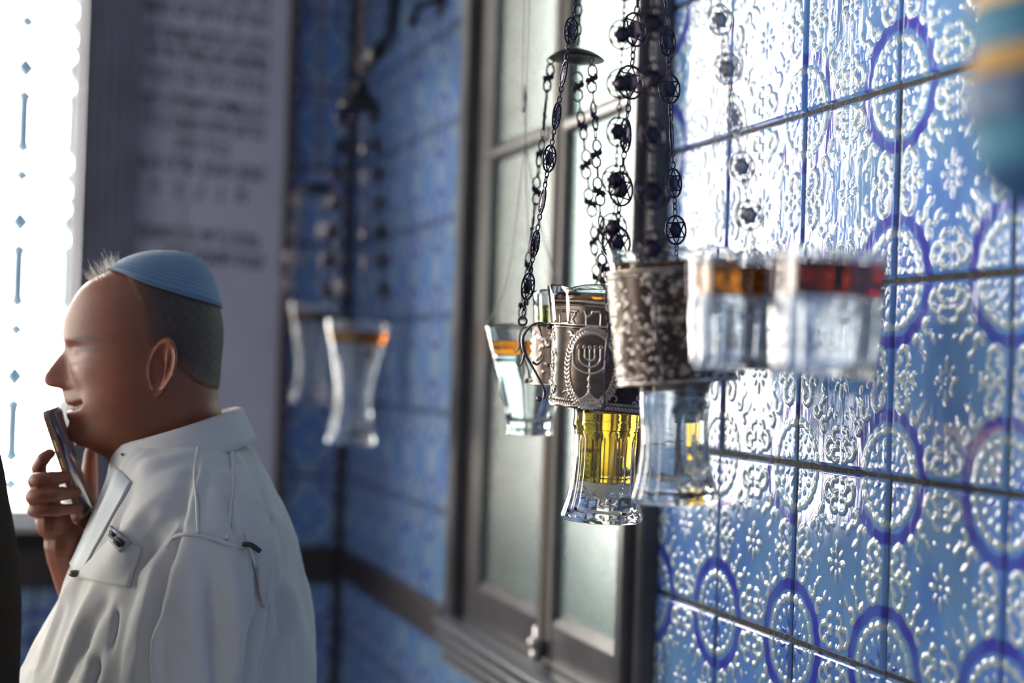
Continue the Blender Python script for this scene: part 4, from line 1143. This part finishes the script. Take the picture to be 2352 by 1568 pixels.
finger([(172, 1222, 45), (196, 1168, 80), (199, 1100, 92), (203, 1048, 90)], [13, 10.5, 9.0, 7.4])
for (a, b, c) in ((94, 1108, 42), (94, 1126, 40), (96, 1148, 38), (103, 1172, 36)):
    p = [Q(150, 1238, .012+HC+.02), Q((a+150)/2-6, (b+1238)/2, c*.8/1000+HC), Q(a, b, c/1000+HC)]
    mb.tube(spline(np.array(p), 12), np.linspace(.019, .0105, 12), 12)
mb.tube(spline(np.array([Q(152, 1246, -.004), Q(165, 1225, .02), Q(190, 1180, .045)]), 12), np.linspace(.023, .013, 12), 12)
mb.ball(Q(124, 1196, HC+.018), .0215, 8, 12)
bm_ = remesh(mb, .0017, 3, .5)
# skin colour: where the body itself is redder, darker or browed; eye-crease shade is painted in
v = mesh_v(bm_); px, py, zz = project(v)
sk = np.tile(np.array([.205, .066, .034]), (len(v), 1))
headm = (py < 1060) & (px > 90)
g = lambda x0, sx_, y0, sy_: np.exp(-((px-x0)/sx_)**2-((py-y0)/sy_)**2)[:, None]*headm[:, None]
red = np.clip(.8*g(230, 70, 880, 60)+.8*g(118, 30, 868, 26)+.7*g(372, 40, 845, 70)+.5*g(420, 120, 980, 60), 0, 1)
sk = sk*(1-.35*red)+np.array([.28, .055, .030])*(.35*red)
brow = np.clip(1.6*g(196, 32, 778, 8)*(1+.3*vnoise(v*900, 4)[:, None]), 0, 1); sk = sk*(1-.6*brow)+np.array([.09, .07, .06])*.6*brow
lash_crease = np.clip(1.7*g(203, 24, 805, 3.6), 0, 1); sk = sk*(1-.75*lash_crease)+np.array([.05, .03, .03])*.75*lash_crease  # shade of the eye crease painted together with the lashes
lip = np.clip(g(160, 24, 924, 7)+g(160, 22, 948, 8), 0, 1); sk = sk*(1-.5*lip)+np.array([.25, .08, .065])*.5*lip
stub = smooth01(.5+.5*vnoise(v*60, 8))[:, None]*np.clip(g(230, 90, 985, 50), 0, 1); sk = sk*(1-.18*stub)
sk = sk*(1+.07*vnoise(v*130, 6)[:, None])
set_v(bm_, v-base)
ca = bm_.color_attributes.new('Col', 'FLOAT_COLOR', 'POINT'); ca.data.foreach_set('color', np.hstack([sk, np.ones((len(sk), 1))]).astype(np.float32).ravel())
bm_.materials.clear(); bm_.name = 'body'
link_mesh('body', bm_, M['skin'], man)
# ---- hair: cropped shell round the back and side, white tuft over the forehead
ys2 = np.linspace(598, 908, 120); a2 = np.linspace(PI*.30, PI*1.70, 150)
hp, hx, ht = head_pt(ys2[:, None], a2[None, :])
hl = np.interp(ys2, [598, 640, 690, 740, 790, 812, 830, 870, 908], [270, 296, 322, 332, 346, 362, 398, 440, 486])[:, None]
mask = smooth01((hx-hl+20)/75)*smooth01((906-ys2)/45)[:, None]
cen = Q(330, ys2, 0)[:, None, :]; dr = hp-cen; dr[..., 2] *= .3; dr /= np.linalg.norm(dr, axis=-1)[..., None]
nz = vnoise(hp*260, 3)
off = (smooth01(mask*3)*.0024-.0009)+mask*nz*.0004
mb = MB(); mb.grid(hp+dr*off[..., None])
hc = np.array([.175, .064, .035])*(1-mask[..., None])+np.array([.055, .040, .034])*mask[..., None]
hc = hc*(1+.30*vnoise(hp*np.array([420, 420, 200]), 21)[..., None])
mb.c = [hc.reshape(-1, 3)]
mb.build('hair', M['hair'], man)
mb = MB(); rh = np.random.default_rng(8)
for k in range(170):
    y0 = rh.uniform(612, 648); tt = rh.uniform(-.75, .75)
    a0 = tt; p0, x0, _ = head_pt(np.array(y0), np.array(a0)); 
    d = -RM*rh.uniform(.2, 1.0)+ZUP*rh.uniform(.5, 1.2)+DM*rh.uniform(-.5, .5); d /= np.linalg.norm(d)
    L = rh.uniform(.010, .026); cu_ = (RM*rh.uniform(-.2, .9)+ZUP*rh.uniform(-.6, .4))*L*.5
    u = np.linspace(0, 1, 6)[:, None]
    mb.tube(p0-d*.002+d*L*u+cu_*u*u, np.linspace(.00032, .00012, 6), 4)
mb.build('forelock', M['whitehair'], man)
# teeth
mb = MB()
for k in range(8):
    tpx = -28+8*k; y_, x_ = 934.5, 163+.018*tpx*tpx
    c = Q(x_+3, y_, -tpx*KM); mb.ball(c, .0030, 6, 8, (1, 1, 1.0))
mb.build('teeth', M['teeth'], man)
# ---- skullcap
n, m = 26, 84
rr = np.linspace(0.0, 1, n)[:, None]; an = (np.arange(m)*2*PI/m)[None, :]
Ft, Bt = np.array([249., 624.]), np.array([500., 714.]); e = Bt-Ft; Lc = np.hypot(*e); e = e/Lc; nn = np.array([e[1], -e[0]])
tt = .5+.5*rr*np.cos(an); ss = rr*np.sin(an)
hm = lambda t: 95*np.sin(PI*np.clip(t, 0, 1)**1.25)**.8
smx = np.sqrt(np.clip(1-(2*tt-1)**2, 0, 1))+1e-6
hgt = hm(tt)*np.sqrt(np.clip(1-(ss/smx)**2*.985, 0, 1))
crease = 5*np.exp(-((tt-.52-.22*ss)/.045)**2)*smooth01((ss-.1)/.3)-5*np.exp(-((tt-.40-.10*ss)/.05)**2)*smooth01((ss-.15)/.3)+4*np.exp(-((tt-.66-.25*ss)/.05)**2)*smooth01((ss-.1)/.3)
hgt = hgt+crease*smooth01((1-rr)/.15)+3
sag = 20*ss*ss
xx = Ft[0]+e[0]*Lc*tt+nn[0]*(hgt-sag*(1-.0*tt)); yy_ = Ft[1]+e[1]*Lc*tt+nn[1]*(hgt-sag)
kp = Q(xx, yy_, -ss*132*KM)
hb = MB(); hb.grid(pts, False, True, capu=True)
hbv = BVHTree.FromPolygons([tuple(p) for p in np.vstack(hb.v)], hb.f)
hc0 = Q(374, 760)
for i in range(n):
    for j in range(m):
        d_ = kp[i, j]-hc0; l_ = np.linalg.norm(d_); d_ = d_/l_
        h_ = hbv.ray_cast(Vector(hc0+d_*.4), Vector(-d_))
        if h_[0] is not None:
            rr_ = np.linalg.norm(np.array(h_[0])-hc0)+.0045
            if rr_ > l_: kp[i, j] = hc0+d_*rr_
col = np.stack([np.repeat(rr, m, 1)]*3, -1)
mb = MB(); mb.grid(kp, False, True)
inn = hc0+(kp-hc0)*.985; b0 = mb.n
mb.grid(inn, False, True)
mb.f += [((n-1)*m+j, (n-1)*m+(j+1) % m, b0+(n-1)*m+(j+1) % m, b0+(n-1)*m+j) for j in range(m)]; mb.mi += [0]*m
mb.c = [col.reshape(-1, 3), col.reshape(-1, 3)]
mb.build('skullcap', M['kippah'], man)
# ---- shirt
ST = np.array([(985, 330, 535, .070), (1000, 300, 546, .088), (1040, 263, 588, .135), (1080, 255, 613, .168), (1134, 233, 640, .19), (1180, 213, 662, .198), (1232, 189, 677, .202), (1300, 162, 696, .204), (1362, 137, 706, .205), (1453, 92, 715, .207), (1568, 38, 718, .21), (1700, -5, 720, .21), (1850, -5, 722, .212), (1990, 20, 724, .215)], float)
mb = MB(); yt = np.linspace(985, 1990, 90); ta = np.arange(72)*2*PI/72
xf, xk, hd = [np.interp(yt, ST[:, 0], ST[:, i])[:, None] for i in (1, 2, 3)]
ct = np.sign(np.cos(ta))*np.abs(np.cos(ta))**.95
mb.grid(Q((xf+xk)/2-(xk-xf)/2*ct, yt[:, None]+0*ta, -hd*np.sin(ta)), False, True, capu=True)
tubep(mb, [(488, 1165, -.125), (474, 1240, -.165), (455, 1330, -.182), (432, 1450, -.186), (405, 1600, -.18), (392, 1690, -.175)], [.060, .072, .072, .073, .076, .076], 30, 24)
tubep(mb, [(430, 1140, .13), (390, 1260, .18), (345, 1420, .19), (318, 1510, .17)], [.07, .072, .068, .066], 20, 20)
sm = remesh(mb, .0042, 7, .5)
v = mesh_v(sm); nr = mesh_n(sm); px, py, zz = project(v)
face = np.clip(-(nr@F)*2+.35, 0, 1)
d = np.zeros(len(v))
def fold(pts, w, dep):
    global d
    p = np.array(pts, float); best = np.full(len(v), 1e9); uu = np.zeros(len(v)); n_ = len(p)-1
    for i in range(n_):
        a, b = p[i], p[i+1]; e_ = b-a; L2 = e_@e_
        t = np.clip(((px-a[0])*e_[0]+(py-a[1])*e_[1])/L2, 0, 1)
        q = np.hypot(px-a[0]-t*e_[0], py-a[1]-t*e_[1]); up = q < best
        best = np.where(up, q, best); uu = np.where(up, (i+t)/n_, uu)
    d += 1.35*dep/1000*np.exp(-(best/w)**2)*np.sin(PI*np.clip(uu, .04, .96))**.5*face
for f_ in [([(269, 1395), (263, 1440), (256, 1490)], 7, -5), ([(380, 1270), (352, 1380), (332, 1470), (330, 1600)], 15, -13), ([(300, 1380), (272, 1470), (262, 1600)], 26, 4),
           ([(360, 1430), (352, 1520), (360, 1600)], 12, 6), ([(442, 1250), (434, 1350), (440, 1600)], 30, 5), ([(484, 1300), (492, 1450), (500, 1600)], 14, -8), ([(530, 1300), (540, 1440), (545, 1600)], 20, 5),
           ([(592, 1300), (606, 1400), (580, 1480), (560, 1600)], 14, -12), ([(240, 1380), (195, 1450), (160, 1560)], 12, -7), ([(180, 1310), (140, 1400), (80, 1540)], 9, 5), ([(215, 1350), (170, 1450), (120, 1568)], 9, 4),
           ([(440, 1090), (392, 1190), (330, 1270), (290, 1330)], 15, -7), ([(430, 1140), (405, 1220), (385, 1290)], 10, -9), ([(470, 1060), (450, 1130), (420, 1190)], 14, 5), ([(350, 1120), (300, 1220), (240, 1330)], 18, 4),
           ([(625, 1170), (658, 1280), (650, 1430)], 13, -7), ([(560, 1050), (610, 1150), (630, 1240)], 12, -5), ([(640, 1300), (690, 1400), (700, 1560)], 15, 5), ([(670, 1330), (660, 1450), (600, 1568)], 12, -7), ([(520, 1100), (535, 1200), (560, 1250)], 10, -5),
           ([(300, 1130), (262, 1220), (225, 1290)], 9, -4), ([(180, 1480), (140, 1560), (120, 1620)], 10, -6), ([(230, 1500), (210, 1560), (200, 1640)], 12, -6)]: fold(*f_)
sv = v*np.array([1, 1, 1.0])
rot = np.stack([v@R0, v@D0, v@ZUP], -1)
d += .0040*vnoise(rot*np.array([26, 26, 9])+np.array([0, 0, 0])+vnoise(rot*8, 31)[:, None]*.8, 12)+.0024*vnoise(rot*np.array([60, 60, 24])+vnoise(rot*20, 33)[:, None], 14)
vs_ = v+nr*d[:, None]
bvh = BVHTree.FromPolygons([tuple(p) for p in vs_], [tuple(p.vertices) for p in sm.polygons])
set_v(sm, vs_-base); sm.materials.clear(); sm.name = 'shirt'
translucent_shirt(M['shirt'], .18)
shirt = link_mesh('shirt', sm, M['shirt'], man)
def surf(px, py, off=0.0):
    dr = P(px, py, 1.0)-EYE; dr /= np.linalg.norm(dr)
    h = bvh.ray_cast(Vector(EYE), Vector(dr))
    if h[0] is None:
        h = bvh.find_nearest(Vector(P(px, py, ZM)))
    n_ = np.array(h[1]); n_ = n_ if n_@dr < 0 else -n_
    return np.array(h[0])+n_*off, n_
def patch(name, corners, n, m, off, m_, parent, thick=.0015):
    """cloth patch lying on the shirt; corners in order"""
    c = np.array(corners, float); a = np.linspace(0, 1, n); b = np.linspace(0, 1, m)
    top = np.zeros((n, m, 3)); bot = np.zeros((n, m, 3))
    for i in range(n):
        for j in range(m):
            q = (c[0]*(1-a[i])+c[1]*a[i])*(1-b[j])+(c[3]*(1-a[i])+c[2]*a[i])*b[j]
            p, nn_ = surf(q[0], q[1]); top[i, j] = p+nn_*(off+thick); bot[i, j] = p+nn_*(off-.003)
    for _ in range(3):
        for A_ in (top, bot): A_[1:-1, 1:-1] = .5*A_[1:-1, 1:-1]+.125*(A_[:-2, 1:-1]+A_[2:, 1:-1]+A_[1:-1, :-2]+A_[1:-1, 2:])
    N = n*m; f = gridf(n, m); ed = [i*m for i in range(n)]
    ring = [(0, j) for j in range(m)]+[(i, m-1) for i in range(1, n)]+[(n-1, j) for j in range(m-2, -1, -1)]+[(i, 0) for i in range(n-2, 0, -1)]
    id_ = [i*m+j for i, j in ring]
    f = f+[tuple(N+k for k in q[::-1]) for q in f]+[(id_[k], id_[(k+1) % len(id_)], N+id_[(k+1) % len(id_)], N+id_[k]) for k in range(len(id_))]
    mb = MB(); mb.add(np.vstack([top.reshape(-1, 3), bot.reshape(-1, 3)]), f)
    return mb.build(name, M[m_], parent)
patch('pocket_flap', [(178, 1326), (262, 1234), (326, 1256), (300, 1350)], 16, 14, .003, 'shirt', shirt)
patch('placket', [(257, 1062), (303, 1108), (188, 1318), (163, 1296)], 22, 6, .0012, 'shirtinner', shirt)
lb = patch('sewn_label', [(262, 1207), (306, 1246), (284, 1268), (252, 1228)], 10, 8, .006, 'label', shirt)
mb = MB()
for (a, b) in (((266, 1222), (276, 1231)), ((270, 1232), (292, 1252)), ((280, 1236), (294, 1248)), ((276, 1244), (286, 1253))):
    mb.tube([surf(a[0], a[1], .0088)[0], surf(b[0], b[1], .0088)[0]], .0022, 5)
mb.build('label_lettering', M['labelmark'], lb)
mb = MB(); p, n_ = surf(178, 1318, .004); mb.ball(p, .007, 6, 12, (1, 1, .6)); mb.build('button', M['button'], shirt)
def seam(name, pts, r=.0012, off=.001):
    p = spline([surf(a, b, off)[0] for a, b in pts], 40); mb = MB(); mb.tube(p, r, 6); return mb.build(name, M['shirt'], shirt)
seam('yoke_seam', [(384, 1258), (400, 1234), (430, 1228), (480, 1236), (530, 1252), (560, 1258)], .0022)
seam('sleeve_seam', [(455, 1030), (448, 1090), (452, 1160), (455, 1228)], .0022)
seam('sleeve_seam', [(532, 1040), (536, 1110), (528, 1180), (520, 1240)], .0022)
patch('vent_flap', [(560, 1226), (622, 1240), (600, 1394), (581, 1300)], 14, 14, .004, 'shirt', shirt, .002)
mb = MB(); q = [surf(x, y, .010)[0] for x, y in ((546, 1258), (560, 1262), (573, 1265), (580, 1270))]; mb.tube(spline(q, 12), .0028, 6); mb.build('vent_mesh', M['labelmark'], shirt)
# collar
ca_ = np.linspace(math.radians(10), math.radians(350), 90)
prof = [(0, .0), (.35, .35), (1, 1)]
rows = []
for f_, ex in ((0.0, -.004), (.0, 0.0), (.12, .003), (.3, .004), (.55, .005), (.8, .006), (1.0, .007)):
    cc = np.cos(ca_); sw = .5+.5*np.cos(ca_)
    tx = 404-144*cc; ty = 980+43*cc; td = .078
    bx = 424-(150+10*sw)*cc; by = 1058+52*cc+8*sw**6; bd = .112
    f2 = f_**1.15
    rows.append(Q(tx+(bx-tx)*f_-np.cos(ca_)*ex/KM, ty+(by-ty)*f2-(5 if f_ == .12 else 0), -(td+(bd-td)*f_+ex)*np.sin(ca_)))
st = Q(404-138*np.cos(ca_), 1030+42*np.cos(ca_), -.076*np.sin(ca_))
outer = np.stack([st]+rows); 
mb = MB(); mb.grid(outer)
co_ = mb.build('collar', M['shirt'], shirt)
md = co_.modifiers.new('cloth', 'SOLIDIFY'); md.thickness = .0022; md.offset = 0
mb = MB(); c = Q(283, 1037, -.052); mb.ball(Q(284, 1036, -.060), .0017, 5, 8); mb.build('collar_button', M['button'], co_)
# trousers, shoes
mb = MB()
for c in (-.095, .095):
    tubep(mb, [(440, 1930, c), (430, gz(.5), c*1.05), (440, gz(.10), c*1.1)], [.112, .085, .070])
mb.ball(Q(420, 1960, 0), .15, 10, 16, (1.1, 1.1, .8))
tr = remesh(mb, .009, 4); set_v(tr, mesh_v(tr)-base); tr.materials.clear(); tr.name = 'trousers'; link_mesh('trousers', tr, M['trousers'], man)
for c in (-.1045, .1045):
    mb = MB(); tubep(mb, [(475, gz(.048), c), (400, gz(.05), c*1.05), (300, gz(.040), c*1.2)], [.042, .046, .038])
    q = mb.v; mb.v = [np.column_stack([a[:, :2], np.maximum(a[:, 2], .0)]) for a in q]; mb.build('shoe', M['leather'], man)
# ring
mb = MB(); an = np.arange(20)*2*PI/20; c = Q(92, 1163, HC-.002); ax = Q(140, 1162, HC-.014)-Q(86, 1164, HC-.004); ax /= np.linalg.norm(ax)
u_ = np.cross(ax, ZUP); u_ /= np.linalg.norm(u_); w_ = np.cross(u_, ax)
mb.tube(c+np.cos(an)[:, None]*u_*.0088+np.sin(an)[:, None]*w_*.0088, .0013, 6, closed=True); mb.build('ring', M['gold'], man)
# ---- phone
pa, pb = np.array([107., 941.]), np.array([190., 1186.])      # near edge, top and bottom
o0 = Q(pa[0], pa[1], HC); o1 = Q(pb[0], pb[1], HC); lng = o1-o0; Lp_ = np.linalg.norm(lng); lng /= Lp_
wd = Q(pa[0]+20, pa[1]+2, HC+.070)-o0; Wp = .070; wd = wd-lng*(wd@lng); wd /= np.linalg.norm(wd)
nrm = np.cross(lng, wd); nrm = nrm if nrm@RM > 0 else -nrm
ph_ = thing('phone', o1, 'slim bronze-cased phone held upright at the mouth of the man in white', 'phone')
def slab(L0, L1, W0, W1, T0, T1, rad, name, m_, parent):
    n = 8; pts = []
    for (cx, cy, a0) in ((L1-rad, W1-rad, 0), (L0+rad, W1-rad, PI/2), (L0+rad, W0+rad, PI), (L1-rad, W0+rad, 1.5*PI)):
        for k in range(n): a = a0+PI/2*k/(n-1); pts.append((cx+rad*math.cos(a), cy+rad*math.sin(a)))
    rows = []
    for (ins, t) in ((.0016, T0), (.0004, T0+.0008), (0, T0+.002), (0, T1-.002), (.0004, T1-.0008), (.0016, T1)):
        r = []
        for (x, y) in pts:
            cx, cy = (L0+L1)/2, (W0+W1)/2
            x2 = x-math.copysign(ins, x-cx); y2 = y-math.copysign(ins, y-cy); r.append(o0+lng*x2+wd*y2+nrm*t)
        rows.append(r)
    mb = MB(); mb.grid(np.array(rows), False, True, capu=True); return mb.build(name, M[m_], parent)
case = slab(0, Lp_, 0, Wp, -.0045, .0035, .008, 'case', 'phone', ph_)
slab(.003, Lp_-.003, .003, Wp-.003, .0030, .0042, .006, 'screen', 'screen', ph_)
slab(.006, .026, Wp-.030, Wp-.006, -.0062, -.0040, .004, 'camera_bump', 'phone', ph_)
for s0 in (.036, .058): slab(s0, s0+.014, -.0009, .0010, -.0018, .0012, .0008, 'side_button', 'gold', ph_)
# ---- the other person, mostly out of frame at the left edge
ZL = 1.50; KL = ZL/FPX
def QL(px, py, c=0.0):
    px, py, c = np.broadcast_arrays(np.asarray(px, float), np.asarray(py, float), np.asarray(c, float))
    d = P(px, py, 1.0)-EYE
    return EYE+d*(DISTL/(d@DL))[..., None]+c[..., None]*DL
DL = P(0, 1200, 1.0)-EYE; DL[2] = 0; DL /= np.linalg.norm(DL); DISTL = (P(0, 1200, ZL)-EYE)@DL
bl_ = QL(-440, 1000); bl_ = np.array([bl_[0], bl_[1], 0.0])
oth = thing('person', bl_, 'person in a dark olive wool coat, cut off by the left edge of the photo', 'person')
def tubel(mb, pts, rad, n=20, k=16):
    p = spline(np.array([QL(*q) for q in pts]), n); r = np.interp(np.linspace(0, len(rad)-1, n), np.arange(len(rad)), rad)
    mb.tube(p, r, k); mb.ball(p[0], r[0], 7, 12); mb.ball(p[-1], r[-1], 7, 12)
gl = lambda z: 820+(EYE[2]-z)/KL
mb = MB(); mb.ball(QL(-440, 800, 0), .10, 14, 20, (.80, .95, 1.22)); mb.ball(QL(-436, 850, .03), .060, 10, 14, (.9, 1, 1.1))
mb.ball(QL(-430, 815, .100), .014, 6, 8, (.8, 1.2, 1.6))
for s_ in (-1, 1): mb.ball(QL(-440+s_*170, 805, 0), .028, 8, 10, (.35, .8, 1.2))
tubel(mb, [(-440, 900, 0), (-440, 1010, -.01)], [.052, .060])
tubel(mb, [(-440, 1120, 0), (-440, 1500, 0), (-440, 1850, 0)], [.12, .13, .13])
for s_ in (-1, 1):
    tubel(mb, [(-440+s_*300, 1110, 0), (-440+s_*350, 1400, .01), (-440+s_*350, 1700, -.03), (-440+s_*350, 2150, -.06)], [.06, .05, .042, .030])
    tubel(mb, [(-440+s_*70, 1850, 0), (-440+s_*75, gl(.5), 0), (-440+s_*75, gl(.06), 0), (-440+s_*80, gl(.04), -.14)], [.09, .06, .042, .034])
    for k in range(4): tubel(mb, [(-440+s_*350, 2150, -.075+.018*k), (-440+s_*348, 2260-6*k, -.078+.018*k)], [.009, .0075], 6, 8)
    tubel(mb, [(-440+s_*345, 2140, -.09), (-440+s_*335, 2210, -.11)], [.011, .009], 6, 8)
hb2 = MB(); hb2.ball(QL(-440, 782, -.014), .104, 18, 26, (.80, .95, 1.15)); ob = remesh(mb, .006, 4); set_v(ob, mesh_v(ob)-bl_); ob.materials.clear(); ob.name = 'body'
ca = ob.color_attributes.new('Col', 'FLOAT_COLOR', 'POINT'); nv = len(ob.vertices)
ca.data.foreach_set('color', np.tile(np.array([.40, .22, .15, 1], np.float32), nv)); link_mesh('body', ob, M['skin'], oth)
hb2.c = [np.tile(np.array([.035, .028, .024]), (hb2.n, 1))]; hb2.build('hair', M['hair'], oth)
mb = MB(); ye = np.array([(955, -200), (985, -40), (1030, 6), (1080, 17), (1140, 25), (1220, 37), (1300, 45), (1390, 48), (1480, 45), (1568, 40), (1750, 36), (2000, 44), (2250, 52)], float)
yv = np.linspace(955, 2250, 90); xr = np.interp(yv, ye[:, 0], ye[:, 1])[:, None]; ta = np.arange(60)*2*PI/60
hdp = np.interp(yv, [955, 1000, 1100, 1300, 2250], [.07, .11, .15, .165, .18])[:, None]
xl = -880-(xr)*1.0
mb.grid(QL((xr+xl)/2+(xr-xl)/2*np.cos(ta), yv[:, None]+0*ta, hdp*np.sin(ta)), False, True, capu=True)
cm = remesh(mb, .006, 3); v = mesh_v(cm); nr = mesh_n(cm); v = v+nr*(.003*vnoise(v*np.array([22, 22, 8]), 5))[:, None]
set_v(cm, v-bl_); cm.materials.clear(); cm.name = 'coat'; link_mesh('coat', cm, M['coat'], oth)
mb = MB()
for s_ in (-1, 1): tubel(mb, [(-440+s_*75, 2200, 0), (-440+s_*75, gl(.45), 0), (-440+s_*75, gl(.10), 0)], [.10, .075, .066])
tl = remesh(mb, .01, 2); set_v(tl, mesh_v(tl)-bl_); tl.materials.clear(); tl.name = 'trousers'; link_mesh('trousers', tl, M['trousers'], oth)
for s_ in (-1, 1):
    mb = MB(); tubel(mb, [(-440+s_*75, gl(.045), .03), (-440+s_*78, gl(.045), -.06), (-440+s_*82, gl(.04), -.15)], [.042, .046, .038])
    mb.v = [np.column_stack([a[:, :2], np.maximum(a[:, 2], .0)]) for a in mb.v]; mb.build('shoe', M['leather'], oth)
# ================================================================== CAMERA, LIGHT, RENDER LOOK
cam = bpy.data.cameras.new('camera'); co = bpy.data.objects.new('camera', cam); COL.objects.link(co)
cam.sensor_width = 36.0; cam.lens = 36.0*FPX/W; cam.clip_start = .02; cam.clip_end = 200
mw = Matrix(((R[0], U[0], -F[0], EYE[0]), (R[1], U[1], -F[1], EYE[1]), (R[2], U[2], -F[2], EYE[2]), (0, 0, 0, 1)))
co.matrix_world = mw; SC.camera = co
cam.dof.use_dof = True; cam.dof.focus_distance = 1.265*S; cam.dof.aperture_fstop = 1.95
w = bpy.data.worlds.new('sky'); SC.world = w; w.use_nodes = True
nt = w.node_tree; L = nt.links; bg = nt.nodes['Background']
tc = nt.nodes.new('ShaderNodeTexCoord'); sx = nt.nodes.new('ShaderNodeSeparateXYZ'); L.new(tc.outputs['Generated'], sx.inputs[0])
mr = nt.nodes.new('ShaderNodeMapRange'); mr.interpolation_type = 'SMOOTHSTEP'
mr.inputs[1].default_value = .05; mr.inputs[2].default_value = .55
L.new(sx.outputs['Y'], mr.inputs[0])
mx = nt.nodes.new('ShaderNodeMix'); mx.data_type = 'RGBA'
FILL, SUNNY, SIDE = (.16, .19, .26), (32.0, 30.2, 27.0), (2.1, 2.55, 2.4)
mx.inputs[6].default_value = (*FILL, 1); mx.inputs[7].default_value = (*SUNNY, 1)
def rng_(sock, lo, hi, a=0.0, b=1.0):
    m = nt.nodes.new('ShaderNodeMapRange'); m.interpolation_type = 'SMOOTHSTEP'
    m.inputs[1].default_value = lo; m.inputs[2].default_value = hi; m.inputs[3].default_value = a; m.inputs[4].default_value = b
    L.new(sock, m.inputs[0]); return m.outputs[0]
def mul_(a, b):
    m = nt.nodes.new('ShaderNodeMath'); m.operation = 'MULTIPLY'; L.new(a, m.inputs[0]); L.new(b, m.inputs[1]); return m.outputs[0]
# the low sun stands beyond the back wall; a second sky glow is added on +X to brighten the frosted panes
L.new(mul_(mr.outputs[0], rng_(sx.outputs['X'], .18, .40, 1, 0)), mx.inputs[0])
m2 = nt.nodes.new('ShaderNodeMix'); m2.data_type = 'RGBA'; m2.inputs[7].default_value = (*SIDE, 1)
L.new(mx.outputs[2], m2.inputs[6])
L.new(mul_(rng_(sx.outputs['X'], .22, .42), rng_(sx.outputs['Z'], -.04, .085)), m2.inputs[0])
L.new(m2.outputs[2], bg.inputs['Color']); bg.inputs['Strength'].default_value = 1.0
vs = SC.view_settings
SC.display_settings.display_device = 'sRGB'
vs.view_transform = 'Standard'; vs.look = 'None'; vs.gamma = 1; vs.use_curve_mapping = False; vs.exposure = 0.0
cy = SC.cycles
cy.use_denoising = True
try: cy.denoiser = 'OPENIMAGEDENOISE'
except Exception: pass
cy.max_bounces = 12; cy.transmission_bounces = 12; cy.glossy_bounces = 5; cy.diffuse_bounces = 4; cy.transparent_max_bounces = 8
cy.sample_clamp_indirect = 8.0; cy.blur_glossy = .5
